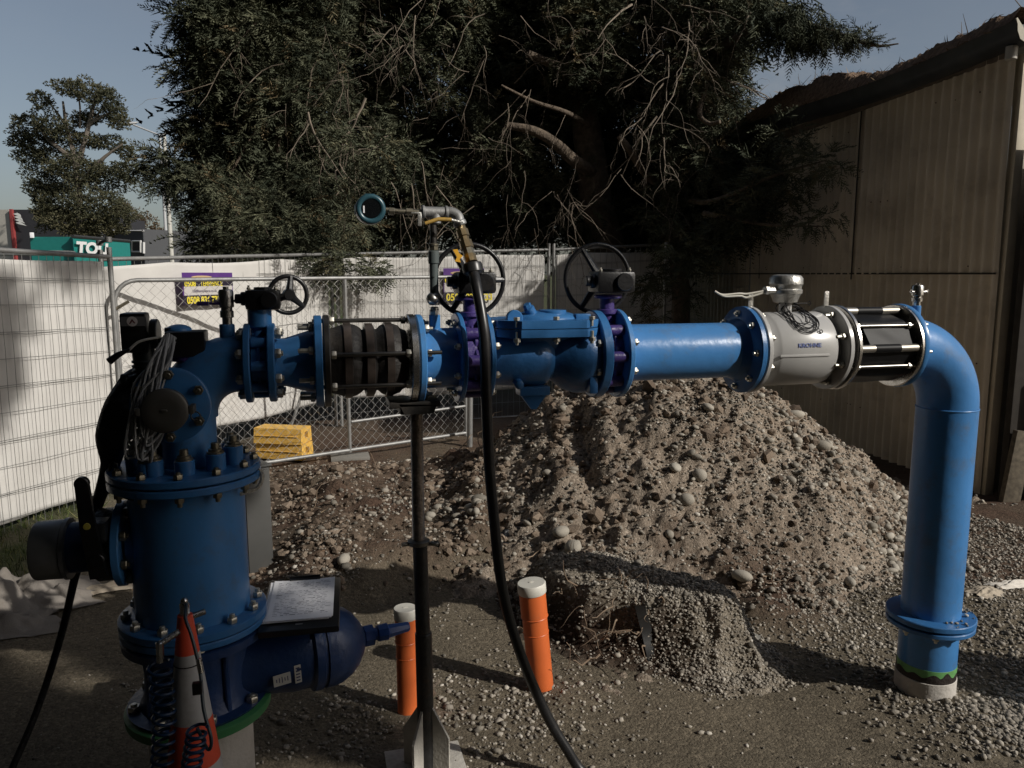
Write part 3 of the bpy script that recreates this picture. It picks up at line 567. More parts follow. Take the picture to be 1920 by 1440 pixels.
# dismantling joint in black wrap
x3 = XP(1557); x4 = XP(1670); dj = MB().disc(x3, .151, .016).build('dismantling_joint', stain, PL, 'bolted steel joint wrapped in black sheet between tie rods')
MB().disc(x4, .150, .014).build('flange', stain, dj)
b = MB(); b.lathe([(0, .098), (x4-x3, .098)], (x3+.01, Y0, Z0), (1, 0, 0), 40); b.build('inner_sleeve', dsteel, dj)
V = []; F = []; xs_ = np.linspace(x3+.022, x4-.004, 14); na = 60
for i, xx in enumerate(xs_):
    for k in range(na+1):
        a = R(-128)+R(300)*k/na; f8 = math.cos(((a-R(0)+math.pi) % R(45))-R(22.5))
        r_ = .122/max(.94, f8)*(1+.006*math.sin(9*a+i*.5)+.004*math.sin(i*.9+a*3)); tap = 0
        xo = xx
        if 0 < a < R(85): xo = x3+.022+(xx-x3-.022)*.80+.0*(a)+(.045*(1-a/R(85)))*(1 if True else 0)
        V.append((xo, Y0-r_*math.cos(a), Z0+r_*math.sin(a)))
for i in range(len(xs_)-1):
    for k in range(na): F.append((i*(na+1)+k, i*(na+1)+k+1, (i+1)*(na+1)+k+1, (i+1)*(na+1)+k))
b = MB().add(V, F); wr = b.build('plastic_wrap', tape, dj, sharp=60)
for a, tub in ((R(2), True), (R(78), True), (R(38), False), (R(-27), False), (R(120), False), (R(160), True)):
    p = Vector((0, -math.cos(a)*.131, math.sin(a)*.131)); b = MB(); q0 = Vector((x3+.01, Y0, Z0))+p; q1 = Vector((x4+(-.004), Y0, Z0))+p
    if tub:
        b.cyl(q0, q1, .0135, seg=20); o = b.build('tie_rod', M('bright_tube', (.40, .375, .33), .42, .85, dirt=.3, ds=20), dj)
        d = q1-q0; b = MB(); b.cyl(q0+d*.26, q0+d*.70, .0148, seg=20); b.build('tape_sleeve', tape, o)
    else:
        b.cyl(q0, q1, .0065, seg=12); o = b.build('tie_rod', MATS['plated_rod'], dj); bolt(o, q0+Vector((.008, 0, 0)), (1, 0, 0), r=.011); bolt(o, q1-Vector((.012, 0, 0)), (-1, 0, 0), r=.011)
        b = MB(); b.cyl(q0+Vector((.02, 0, 0)), q1-Vector((.02, 0, 0)), .0075, seg=12); 
# right elbow and riser
XR = 2.318; RB = .300; x5 = x4+.014
b = MB(); b.lathe([(0, .150), (.003, .152), (.017, .152), (.02, .147), (.022, .108)], (x5, Y0, Z0), (1, 0, 0), 56); f = b.build('flange', blue, PL); ring_bolts(f, x5+.022, .128, 8, (1, 0, 0), phase=R(-5), r=.0115, stud=.012)
RB = XR-(x5+.02); pts = [Vector((x5+.005, Y0, Z0))]
for k in range(0, 25):
    a = math.pi/2*k/24; pts.append(Vector((x5+.02+RB*math.sin(a), Y0, Z0-RB*(1-math.cos(a)))))
b = MB(); b.tube(pts, .1055, 56); eb = b.build('pipe_elbow', blue, PL, 'wide bright blue bend turning down')
b = MB(); zt = Z0-RB; b.torus((XR, Y0, zt-.004), (0, 0, 1), .1055, .0035, 56, 8); b.build('weld_bead', blue, eb)
zf = onY(1748, 1160).z+.012
b = MB(); b.cyl((XR, Y0, zt), (XR, Y0, zf+.01), .1065, seg=56, ch=.0005); rs_ = b.build('riser_pipe', blue, PL)
b = MB(); b.disc(0, .160, .022, axis=(0, 0, 1)); b.v = [(p[0]+XR, p[1], p[2]-Z0+zf) for p in b.v]; f1 = b.build('flange', blued, PL, 'gravel strewn flange ring low on the riser')
b = MB(); b.disc(0, .158, .018, axis=(0, 0, 1)); b.v = [(p[0]+XR, p[1], p[2]-Z0+zf-.026) for p in b.v]; b.build('lower_ring', blued, f1)
for i in range(8):
    a = 2*math.pi*i/8+.2; bolt(f1, (XR+.135*math.cos(a), Y0+.135*math.sin(a), zf-.027), (0, 0, -1), r=.012, stud=.01)
zg = onY(1745, 1236).z; zk = zg-.022; zc0 = zk-.028
b = MB(); b.cyl((XR, Y0, zf-.02), (XR, Y0, zg), .106, seg=56, ch=.0005); b.build('stub_pipe', blue, PL)
b = MB(); b.cyl((XR, Y0, zg+.004), (XR, Y0, zc0+.002), .1068, seg=56, ch=.0005); b.build('green_band', M('green_coating', (.13, .34, .11), .5, var=.15, dirt=.5, ds=18, dcol=(.02, .02, .015)), PL)
b = MB(); b.cyl((XR, Y0, zk+.002), (XR, Y0, zc0), .1075, seg=56, ch=.0005); b.v = []; b.f = []
for k in range(72):
    a = 2*math.pi*k/72; hz_ = zk+.016*max(0, math.sin(a*3+.5))*abs(math.sin(a*7))+.006*math.sin(a*11)
    b.v += [(XR+.1076*math.cos(a), Y0+.1076*math.sin(a), zc0), (XR+.1076*math.cos(a), Y0+.1076*math.sin(a), hz_), (XR+.100*math.cos(a), Y0+.100*math.sin(a), hz_)]
    k2 = (k+1) % 72; b.f += [(k*3, k2*3, k2*3+1, k*3+1), (k*3+1, k2*3+1, k2*3+2, k*3+2)]
b.build('bitumen_band', M('bitumen', (.018, .012, .010), .6, bump=.3), PL)
b = MB(); b.cyl((XR, Y0, zc0+.002), (XR, Y0, -.08), .110, seg=56, ch=.002); b.build('pale_sleeve', concm, PL)
# gravel lying on the flange
a = rng.uniform(-2.0, 1.2, 260); r_ = rng.uniform(.112, .156, 260); S = rng.lognormal(math.log(.0045), .4, 260).clip(.002, .011); keep = (np.sin(a*1.7+.6) > -.1) | (rng.random(260) < .15); a, r_, S = a[keep], r_[keep], S[keep]
g_ = stones('f', np.stack([XR+r_*np.cos(a), Y0+r_*np.sin(a), np.full(len(a), zf+.022)], 1), S, 1, sink=.0)
T(link('flange_gravel', np_mesh('flange_gravel', g_[0], g_[1], True, {'rnd': g_[2]}), mat=stm), 'spilled pebbles lying on the flange of the riser', 'gravel', kind='stuff')
# air bleed fittings
def bleed(parent, x, z0, h, mat=steel):
    b = MB(); b.lathe([(0, .014), (h*.18, .014), (h*.2, .019), (h*.36, .019), (h*.38, .016), (h*.45, .016), (h*.47, .021), (h*.86, .021), (h*.92, .018), (h*.93, .008), (h, .008)], (x, Y0, z0), (0, 0, 1), 20)
    for s in (-1, 1): b.cyl((x+s*.018, Y0-.006, z0+h*.62), (x+s*.034, Y0-.008, z0+h*.64), .004, seg=8); b.torus((x+s*.036, Y0-.008, z0+h*.66), (0, 1, 0), .005, .0014, 12, 6)
    return b.build('bleed_fitting', mat, parent)
xx = XP(1717, 590); b = MB(); b.cyl((xx, Y0, Z0+.09), (xx, Y0, Z0+.145), .0165); b.build('boss', blue, eb); bleed(eb, xx, Z0+.143, .082, stain)
# ================================================================== WELLHEAD
WH = thing('wellhead', (TX, Y0, 0), 'dark blue wellhead column with bolted top plate, side branch and domed end, standing in shade', 'wellhead')
ZT = onY(348, 868).z-.004; ZB = .655
b = MB(); b.cyl((TX, Y0, .0-.05), (TX, Y0, .36), .150, seg=56); b.build('pale_casing', concm, WH)
b = MB(); b.lathe([(0, .195), (.003, .207), (.028, .209), (.031, .205)], (TX, Y0, .335), (0, 0, 1), 56); g = b.build('green_flange', greenp, WH)
for k in range(8):
    a = k*math.pi/4+.3; bolt(g, (TX+.18*math.cos(a), Y0+.18*math.sin(a), .378), (0, 0, 1), r=.018)
BD = Vector((math.cos(R(13.6)), math.sin(R(13.6)), 0)); BC = Vector((TX, Y0, .445))
b = MB(); b.lathe([(0, .19), (.012, .2), (.016, .165), (.05, .15), (.12, .148), (.19, .15), (.205, .19), (.208, .203), (.232, .205), (.235, .2)], (TX, Y0, .367), (0, 0, 1), 56)
for a in (R(-100), R(-52), R(-140)): 
    d = Vector((math.cos(a), math.sin(a), 0)); b.tube([Vector((TX, Y0, .38))+d*.158, Vector((TX, Y0, .50))+d*.152, Vector((TX, Y0, .58))+d*.165], .009, 8)
b.lathe([(.10, .10), (.20, .106), (.24, .112), (.27, .118), (.325, .118), (.333, .132), (.358, .132), (.362, .124), (.37, .124)], BC, BD, 48)
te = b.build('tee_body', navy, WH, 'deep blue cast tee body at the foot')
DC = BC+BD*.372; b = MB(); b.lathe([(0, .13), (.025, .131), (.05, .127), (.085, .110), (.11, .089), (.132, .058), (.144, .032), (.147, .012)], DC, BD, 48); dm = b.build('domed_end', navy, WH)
P2 = DC+BD*.142; b = MB(); b.lathe([(0, .026), (.004, .036), (.035, .036), (.038, .022), (.05, .022), (.052, .028), (.085, .030), (.09, .024), (.16, .017), (.165, .014)], P2, BD, 8); b.build('end_nipple', M('bright_navy', (.014, .055, .22), .35, var=.1), dm)
c = BC+BD*.22; n_ = Vector((BD.y, -BD.x, 0))
for (du, dv, w_, h_, rot) in ((-.0, .0, .052, .036, -.06), (.048, .006, .020, .058, -.05)):
    b = MB(); q = c+n_*.117+BD*(du+.005)+Vector((0, 0, dv-.02)); b.box((0, 0, 0), (w_, .0015, h_), b=0)
    m_ = Matrix.Rotation(R(13.6), 4, 'Z') @ Matrix.Rotation(rot, 4, 'Y'); b.v = [tuple(m_ @ Vector(p)+q) for p in b.v]; s_ = b.build('sticker', M('sticker_white', (.5, .5, .47), .5), te, smooth=False)
    b = MB()
    for k in range(5): b.box((-w_*.32+k*w_*.16 if w_ > .03 else 0, -.0014, 0 if w_ > .03 else -.02+k*.010), (w_*.05 if w_ > .03 else .012, .0008, h_*(.3+.12*(k % 3)) if w_ > .03 else .004), b=0)
    b.v = [tuple(m_ @ Vector(p)+q) for p in b.v]; b.build('print', inkm, s_, smooth=False)
# column
b = MB(); b.cyl((TX, Y0, ZB-.01), (TX, Y0, ZT-.02), .160, seg=64, ch=.0005); col_ = b.build('column', blue, WH)
def hdisc(z, r, th):
    b = MB(); b.lathe([(0, r-.003), (.003, r), (th-.003, r), (th, r-.003)], (TX, Y0, z), (0, 0, 1), 64); return b
bf = hdisc(ZB-.045, .206, .020); bf.lathe([(0, .203), (.003, .207), (.022, .207), (.025, .203)], (TX, Y0, ZB-.022), (0, 0, 1), 64); bfo = bf.build('base_flange', blued, WH)
for k in range(12):
    a = k*math.pi/6+.2; bolt(bfo, (TX+.183*math.cos(a), Y0+.183*math.sin(a), ZB+.004), (0, 0, 1), r=.015, stud=.01)
    if k % 2: bolt(bfo, (TX+.183*math.cos(a), Y0+.183*math.sin(a), ZB-.047), (0, 0, -1), r=.015, stud=.01)
tp = hdisc(ZT-.020, .209, .022); tp.lathe([(0, .205), (.003, .209), (.019, .209), (.022, .206)], (TX, Y0, ZT-.047), (0, 0, 1), 64)
for (ang, rr2, h_) in ((-118, .135, .045), (-82, .13, .042), (-45, .135, .05), (-12, .14, .055), (20, .13, .05), (200, .13, .05), (235, .14, .04)):
    a = R(ang); tp.cyl((TX+rr2*math.cos(a), Y0+rr2*math.sin(a), ZT), (TX+rr2*math.cos(a), Y0+rr2*math.sin(a), ZT+h_), .027, seg=22)
tpo = tp.build('top_plate', blued, WH)
for (ang, rr2, h_) in ((-118, .135, .045), (-82, .13, .042), (-45, .135, .05), (-12, .14, .055), (20, .13, .05), (200, .13, .05), (235, .14, .04)):
    a = R(ang); q = Vector((TX+rr2*math.cos(a), Y0+rr2*math.sin(a), ZT+h_)); b = MB(); b.lathe([(0, .024), (.004, .024), (.006, .019), (.012, .019), (.014, .012), (.03, .011)], q, (0, 0, 1), 12); b.build('cable_gland', bronze, tpo)
for k in range(12):
    a = k*math.pi/6+.05; q = (TX+.19*math.cos(a), Y0+.19*math.sin(a)); bolt(tpo, (*q, ZT+.003), (0, 0, 1), r=.013, stud=.006, mat=bronze); bolt(tpo, (*q, ZT-.048), (0, 0, -1), r=.013, stud=.012, mat=bronze)
# neck and upper tee / elbow
zc = onY(362, 700).z
b = MB(); b.cyl((TX+.015, Y0, ZT), (TX+.015, Y0, ZT+.20), .076, seg=40); xe = XP(459)
pts = [Vector((TX+.015, Y0, ZT+.14))]; RBs = xe-(TX+.015)-.02
for k in range(13):
    a = math.pi/2*k/12; pts.append(Vector((TX+.015+RBs*(1-math.cos(a)), Y0, Z0-RBs*(1-math.sin(a)))))
pts.append(Vector((xe+.002, Y0, Z0)))
b.tube(pts, .083, 40); b.cyl((TX-.01, Y0-.10, ZT+.195), (TX-.01, Y0, ZT+.195), .072, seg=36)
b.cyl((XP(426, 620), Y0, Z0+.03), (XP(426, 620), Y0, Z0+.115), .0215)
el = b.build('top_elbow', blue, WH, 'dark blue elbow joining the column to the pipe run')
b = MB(); b.lathe([(0, .100), (.003, .104), (.018, .104), (.021, .100)], (TX-.01, Y0-.125, ZT+.195), (0, 1, 0), 48); fo = b.build('front_flange', blued, el)
for k in range(6):
    a = k*math.pi/3+.5; bolt(fo, (TX-.01+.086*math.cos(a), Y0-.126, ZT+.195+.086*math.sin(a)), (0, -1, 0), r=.014, mat=bronze)
b = MB(); b.lathe([(0, .052), (.02, .054), (.045, .054), (.05, .050)], (TX-.015, Y0-.126, ZT+.19), (0, -1, 0), 36); b.lathe([(0, .057), (.004, .060), (.018, .060), (.022, .055), (.023, .03)], (TX-.015, Y0-.165, ZT+.19), (0, -1, 0), 36); b.box((TX-.015, Y0-.190, ZT+.192), (.016, .006, .007))
for s in (-1, 1): b.box((TX-.015+s*.066, Y0-.16, ZT+.19), (.014, .05, .022)); b.torus((TX-.015+s*.074, Y0-.165, ZT+.17), (0, 1, 0), .012, .002, 16, 6)
b.build('dust_cap', M('dull_grey_cap', (.12, .115, .105), .5, .6, dirt=.4), el)
fb = bleed(el, XP(426, 600), Z0+.113, .11); b = MB(); q = Vector((XP(426, 600), Y0-.01, Z0+.175)); b.cyl(q+Vector((-.045, 0, 0)), q, .004, seg=8); b.box(q+Vector((-.062, 0, 0)), (.032, .012, .012), b=.003); b.build('purple_tap', purple, fb)
# upper left gear operator on purple stem
q = Vector(onY(352, 643, Y0)); b = MB(); b.cyl(q-Vector((0, 0, .14)), q, .03, seg=20); b.cyl(q-Vector((0, 0, .05)), q-Vector((0, 0, .03)), .05, seg=24); st_ = b.build('operator_stem', purple, WH)
b = MB(); b.box(q+Vector((.0, -.01, 0)), (.105, .09, .072), b=.006); b.cyl(q+Vector((-.03, 0, .03)), q+Vector((-.03, 0, .045)), .03); b.build('operator_box', black, st_, 'black box shaped gear operator')
b = MB(); b.ball(q+Vector((-.022, 0, .036)), (.036, .036, .018)); b.build('blue_dome', blue, st_)
# side branch with lever valve
zb_ = onY(235, 1017).z; b = MB(); xt = TX-.15; xf = onY(240, 1017).x
b.lathe([(0, .082), (.04, .080), (xt-xf+.02, .080)], (xt+.03, Y0, zb_), (-1, 0, 0), 40); b.lathe([(0, .120), (.003, .123), (.02, .123), (.023, .119)], (xf, Y0, zb_), (-1, 0, 0), 48); sb = b.build('side_branch', blue, WH)
for k in range(8):
    a = k*math.pi/4+.3; bolt(sb, (xf+.002, Y0+.105*math.cos(a), zb_+.105*math.sin(a)), (1, 0, 0), r=.014, mat=bronze)
xv = onY(205, 1017).x; b = MB(); b.lathe([(0, .085), (.006, .104), (.05, .104), (.058, .08)], (xf-.024, Y0, zb_), (-1, 0, 0), 40)
b.box((xf-.05, Y0-.09, zb_+.07), (.05, .07, .06), b=.01); vb = b.build('lever_valve', M('black_valve_body', (.012, .014, .017), .45, bump=.3, bs=90), sb)
b = MB(); p0 = onY(185, 1085, Y0-.13); p1 = onY(163, 985, Y0-.15); p2 = onY(152, 908, Y0-.15); d = (p2-p0).normalized()
for a_, c_, w_ in ((p0, p1, .022), (p1, p2, .019)):
    n2 = Vector((d.z, 0, -d.x)); b.prism([a_+n2*w_, c_+n2*w_*.9, c_-n2*w_*.9, a_-n2*w_], (0, .016, 0))
b.cyl(p2-Vector((0, .002, 0)), p2+Vector((0, .018, 0)), .0185, seg=20); b.cyl((xf-.05, Y0-.14, zb_), (xf-.05, Y0-.09, zb_), .02); lv = b.build('lever', black, vb)
b = MB(); q = onY(163, 987, Y0-.153); b.cyl(q, q+Vector((0, -.004, 0)), .0095, seg=20); b.build('yellow_button', M('dull_yellow', (.35, .30, .05), .5), lv)
xw = xf-.082; b = MB(); b.lathe([(0, .07), (.003, .072), (.10, .072)], (xw, Y0, zb_-.002), (-1, 0, 0), 36); b.build('branch_stub', navy, sb)
xq = onY(128, 1030).x; b = MB(); b.lathe([(0, .078), (.002, .087), (.012, .088), (.016, .083), (.02, .084), (.085, .083), (.09, .080), (.095, .06), (.1, .03)], (xq+.01, Y0, zb_-.004), (-1, 0, 0), 40); b.build('end_cap', M('slate_cap', (.21, .215, .22), .42, .4, var=.2, dirt=.3), sb)
# tall column with black actuator head beside the wellhead
AQ = onY(257, 620, Y0-.02); AC = thing('actuator_head', (AQ.x, AQ.y, ZT), 'black actuator head with round white logo, left of the hanging grey cables', 'actuator')
b = MB(); b.tube([(TX-.06, Y0, ZT), (AQ.x+.035, Y0, ZT+.13), (AQ.x+.02, AQ.y, AQ.z-.14), (AQ.x+.012, AQ.y, AQ.z-.05)], [.02, .026, .03, .03], 18)
for k in range(4): b.cyl((AQ.x+.014, AQ.y, AQ.z-.09-k*.013), (AQ.x+.014, AQ.y, AQ.z-.083-k*.013), .034, seg=20)
b.cyl((AQ.x-.04, AQ.y-.01, AQ.z-.135), (AQ.x, AQ.y, AQ.z-.135), .010); b.cyl((AQ.x-.048, AQ.y-.01, AQ.z-.135), (AQ.x-.03, AQ.y-.01, AQ.z-.135), .016); b.build('stem', M('dark_green_black', (.016, .022, .022), .45), AC)
b = MB(); b.box((AQ.x-.004, AQ.y, AQ.z+.008), (.066, .07, .085), b=.008); b.box((AQ.x-.002, AQ.y, AQ.z-.03), (.07, .074, .06), b=.01); b.cyl((AQ.x+.036, AQ.y+.0, AQ.z-.01), (AQ.x+.056, AQ.y, AQ.z-.01), .042, seg=30); b.box((AQ.x+.07, AQ.y, AQ.z-.035), (.035, .03, .03), b=.008)
hd2 = b.build('head', black, AC)
LQ = Vector((AQ.x-.0, AQ.y-.0375, AQ.z+.028)); b = MB(); b.box(LQ, (.064, .001, .026), b=0); lb = b.build('label_band', M('grey_label', (.12, .12, .125), .5), hd2, smooth=False)
b = MB(); b.cyl(LQ+Vector((-.003, -.0022, 0)), LQ+Vector((-.003, -.0008, 0)), .0135, seg=28, ch=.0001); b.build('logo_disc', M('logo_white', (.6, .56, .55), .5), lb, smooth=False)
b = MB()
for p_ in ([(-.008, -.006), (.0, .007), (.003, .004), (-.002, -.003), (-.005, -.007)], [(.000, .007), (.008, -.004), (.005, -.006), (-.001, .003)]): b.prism([(LQ.x-.003+u, LQ.y-.0032, LQ.z+v_) for u, v_ in p_], (0, .0008, 0))
b.build('logo_mark', redp if False else M('logo_maroon', (.12, .01, .02), .5), lb, smooth=False)
# cable bundle
CB = thing('cable_bundle', tuple(onY(290, 640, Y0-.09)), 'grey cables tied in a hanging bunch over the side of the wellhead', 'cables')
b = MB(); rr_ = random.Random(3)
for k in range(26):
    o = [rr_.uniform(-1, 1) for _ in range(8)]; side = 270+o[0]*22; bot = 835+o[1]*28
    pts = [onY(316+o[2]*14, 625+abs(o[2])*8, Y0-.09), onY(298+o[3]*18, 680, Y0-.12-.02*o[6]), onY(side+o[3]*12, 750+20*o[4], Y0-.14-.025*o[6]), onY(side-8+o[5]*20, bot, Y0-.15-.02*o[6]), onY(side+30+o[5]*16, bot-50, Y0-.13), onY(300+o[4]*20, 700, Y0-.11), onY(318+o[7]*12, 640, Y0-.08)]
    if k % 3 == 0: pts = pts[:4]+[onY(side-2, bot+8, Y0-.14)]
    b.tube(spline(pts, 6), .0034, 6)
b.build('cable', cabm, CB)
b = MB(); p_ = [onY(300, 632, Y0-.10), onY(262, 640, Y0-.12), onY(240, 658, Y0-.13)]; b.tube(spline(p_, 6), .0036, 6); b.build('loose_cable', M('loose_cable_grey', (.3, .29, .27), .5), CB)
b = MB(); b.tube([onY(243, 655, Y0-.13), onY(222, 665, Y0-.13), onY(204, 678, Y0-.13)], [.004, .008, .010], 8); b.build('taped_end', tape, CB)
BW = thing('wrapped_conduit', tuple(onY(230, 780, Y0+.02)), 'thick black wrapped conduit sweeping down behind the side branch to the ground', 'conduit')
b = MB(); P_ = [onY(285, 690, Y0+.05), onY(262, 722, Y0+.03), onY(232, 770, Y0), onY(212, 820, Y0), onY(207, 870, Y0+.02), onY(188, 930, Y0+.05), onY(160, 1010, Y0+.12), onY(140, 1085, Y0+.2), onY(115, 1190, Y0+.2), onY(70, 1330, Y0+.1), onY(10, 1470, Y0)]
b.tube(spline(P_, 8), [x for x in np.interp(np.linspace(0, 10, 81), range(11), [.03, .055, .055, .046, .026, .018, .014,   .012, .011, .010, .010])], 14); b.build('conduit_body', M('black_wrap', (.008, .008, .008), .6, bump=.8, bs=30), BW)
b = MB(); b.tube(spline([onY(214, 860, Y0-.03), onY(200, 900, Y0-.05), onY(215, 925, Y0-.08), onY(255, 938, Y0-.10), onY(280, 940, Y0-.08)], 8), .004, 8); b.build('thin_loop', tape, BW)
b = MB(); b.tube(spline([onY(487, 880, Y0-.02), onY(492, 895, Y0-.03), onY(482, 915, Y0-.04), onY(450, 927, Y0-.05)], 8), .006, 8); T(b.build('braided_hose', M('braid', (.45, .42, .36), .5, .3, var=.4, vs=90)), 'short pale braided hose looping beside the top plate', 'hose')
# ================================================================== STANDPIPE, GAUGE, HOSE
zb0 = Z0+.135; SP = thing('gauge_standpipe', (X_ST, Y0, zb0), 'upright grey standpipe with galvanised tee, taps and a teal round gauge on top', 'standpipe')
def zy(py, px=815, Y=None): return onY(px, py, Y0 if Y is None else Y).z
b = MB(); b.cyl((X_ST, Y0, zb0-.01), (X_ST, Y0, zy(575)), .013); b.cyl((X_ST, Y0, zy(592)), (X_ST, Y0, zy(580)), .0165, seg=6); b.cyl((X_ST, Y0, zy(572)), (X_ST, Y0, zy(552)), .017); b.ball((X_ST-.006, Y0-.008, zy(560)), (.02, .018, .02)); b.build('ball_tap', steel, SP)
b = MB(); b.cyl((X_ST, Y0, zy(554)), (X_ST, Y0, zy(492)), .0135, seg=20); b.cyl((X_ST, Y0, zy(495)), (X_ST, Y0, zy(470)), .0165, seg=20); b.build('plastic_riser', pvcg, SP)
b = MB(); b.cyl((X_ST, Y0, zy(470)), (X_ST, Y0, zy(460)), .0145, seg=6); b.cyl((X_ST, Y0, zy(462)), (X_ST, Y0, zy(456)), .016); b.build('union', bronze, SP)
b = MB(); b.cyl((X_ST, Y0, zy(458)), (X_ST, Y0, zy(415)), .0105, seg=18); b.build('nipple', dsteel, SP)
zt_ = zy(398); xl = XP(793, 400); xr = XP(836, 400); xq2 = XP(850, 400)
b = MB(); b.cyl((X_ST+.008, Y0, zy(420)), (X_ST+.008, Y0, zt_), .016); b.cyl((xl, Y0, zt_), (xr, Y0, zt_), .0165)
for x_ in (xl, xr): b.cyl((x_-.004, Y0, zt_), (x_+.006, Y0, zt_), .0205)
b.build('pipe_tee', galv, SP)
q1 = onY(862, 420, Y0-.02); b = MB(); b.tube(spline([(xr, Y0, zt_), (XP(846, 400), Y0-.003, zt_), (XP(857, 400), Y0-.01, zt_-.012), q1]), .0165, 16); b.cyl(q1+Vector((-.003, 0, .008)), q1+Vector((.003, -.002, -.006)), .0205); b.build('pipe_bend', galv, SP)
q2 = onY(884, 492, Y0-.075); d = (q2-q1); 
b = MB(); b.lathe([(0, .0145), (.02, .0145), (.022, .019), (.045, .019), (.047, .015), (.058, .015), (.060, .020), (.085, .021), (.088, .016), (.105, .016), (.107, .019), (d.length, .019)], q1, d, 8); dr = b.build('angled_tap_line', brass, SP, 'brass fittings angled down to the hose')
b = MB(); b.cyl(q1+d*.50, q1+d*.98, .0175, seg=8); b.build('grey_coupling', bronze, dr)
b = MB(); t0 = onY(864, 417, Y0-.055); t1 = onY(846, 412, Y0-.055); t2 = onY(822, 411, Y0-.055); t3 = onY(797, 419, Y0-.055); b.tube([t1, t2, t3], [.006, .0065, .0055], 10); b.build('yellow_lever', M('old_yellow_grip', (.42, .26, .05), .6, dirt=.4, ds=40), SP)
b = MB(); b.tube([t0, t1], [.005, .004], 8); b.cyl(q1+Vector((-.0, -.035, -.0)), q1, .006, seg=6); b.build('lever_arm', alu, SP)
b = MB(); u0 = onY(855, 484, Y0-.09)
b.prism([onY(849, 468, Y0-.09), onY(858, 467, Y0-.09), onY(861, 475, Y0-.09), onY(868, 480, Y0-.09), onY(862, 486, Y0-.09), onY(864, 492, Y0-.09), onY(853, 490, Y0-.09), onY(857, 482, Y0-.09)], (0, .010, 0)); b.build('yellow_butterfly_handle', yellowp, dr)
# gauge
gc = onY(693, 394, Y0); b = MB(); b.lathe([(0, .039), (.004, .042), (.04, .0435), (.06, .040), (.07, .034), (.074, .015)], gc+Vector((0, -.045, 0)), (0, 1, 0), 48); b.torus(gc+Vector((0, -.045, 0)), (0, 1, 0), .0350, .0085, 48, 12); b.box(gc+Vector((0, 0, .041)), (.03, .04, .010), b=.004); b.box(gc+Vector((-.038, 0, .0)), (.012, .04, .03), b=.004)
gg = b.build('gauge_body', teal, SP, 'round teal transmitter gauge'); b = MB(); b.cyl(gc+Vector((0, -.050, 0)), gc+Vector((0, -.040, 0)), .030, seg=40); gf = b.build('gauge_glass', glassd, gg)
b = MB(); b.box(gc+Vector((-.020, -.0505, -.002)), (.004, .001, .020), b=0); b.build('gauge_label', paperm, gf)
b = MB(); b.cyl(gc+Vector((.035, 0, .004)), (XP(750, 397), Y0, zt_), .0075); b.cyl((XP(728, 397), Y0, zt_+.0), (XP(740, 397), Y0, zt_), .012, seg=6); b.cyl((XP(745, 397), Y0, zt_), (XP(790, 397), Y0, zt_), .008); b.cyl((XP(760, 397), Y0, zt_), (XP(774, 397), Y0, zt_), .011, seg=6); b.build('gauge_nipple', bronze, SP)
b = MB(); p_ = onY(787, 412, Y0-.03); b.box(p_, (.011, .003, .036), b=.001); b.box(p_+Vector((-.01, 0, .02)), (.03, .003, .005), b=.001); b.build('white_lever', alu, SP)
# hose
q3 = onY(889, 505, Y0-.085); HS = thing('black_hose', tuple(q3), 'long black rubber hose hanging in front of the pipe run and curving to the ground', 'hose')
b = MB(); dd_ = (q3-q2).normalized(); b.lathe([(0, .02), (.004, .029), (.012, .031), (.03, .031), (.034, .027), (.04, .0235)], q2, Vector((.15, -.2, -1)), 28); b.build('hose_coupling', M('coupling_black', (.02, .02, .02), .35), HS)
H = [q2+Vector((.003, -.005, -.02)), onY(893, 535, 2.24), onY(903, 590, 2.205), onY(909, 640, 2.19), onY(911, 720, 2.19), onY(916, 850, 2.20), onY(925, 960, 2.21), onY(938, 1080, 2.22), onY(955, 1160, 2.23), onY(985, 1250, 2.23), onY(1025, 1340, 2.22), onY(1060, 1400, 2.20), onY(1100, 1452, 2.17)]
e_ = H[-1]; H += [Vector((e_.x+.12, e_.y-.08, .03)), Vector((e_.x+.35, e_.y-.3, .022)), Vector((e_.x+.8, e_.y-.55, .022))]
b = MB(); b.tube(spline(H, 10), .0165, 20); b.build('hose_tube', hosem, HS)
b = MB(); b.cyl(H[0]+Vector((0, 0, .012)), H[0]+Vector((.003, -.006, -.012)), .0185, seg=20); b.build('hose_clamp', stain, HS)
# ================================================================== PROP
xp = XP(780, 900)+.005; PR = thing('adjustable_prop', (xp+.02, Y0, 0), 'rusty adjustable steel prop with threaded top carrying the pipe run', 'prop')
def zz(py, px=790): return onY(px, py).z
b = MB(); b.box((XP(772), Y0, zz(752)), (.155, .13, .02), b=.005); b.box((XP(772), Y0, zz(765)), (.09, .10, .022), b=.005); b.prism([(XP(742), Y0-.065, zz(750)), (XP(812), Y0-.065, zz(754)), (XP(806), Y0-.065, zz(768)), (XP(752), Y0-.065, zz(770))], (0, .13, 0)); b.build('saddle_plate', M('saddle_black', (.015, .014, .013), .5, dirt=.5), PR)
b = MB(); prof = []; z0, z1 = zz(1012), zz(770); n = 88
for k in range(n): 
    t = (z1-z0)*k/n; prof += [(t, .0205), (t+(z1-z0)/n*.5, .0175)]
b.lathe(prof, (xp, Y0, z0), (0, 0, 1), 20); b.build('threaded_tube', threadm, PR, sharp=60)
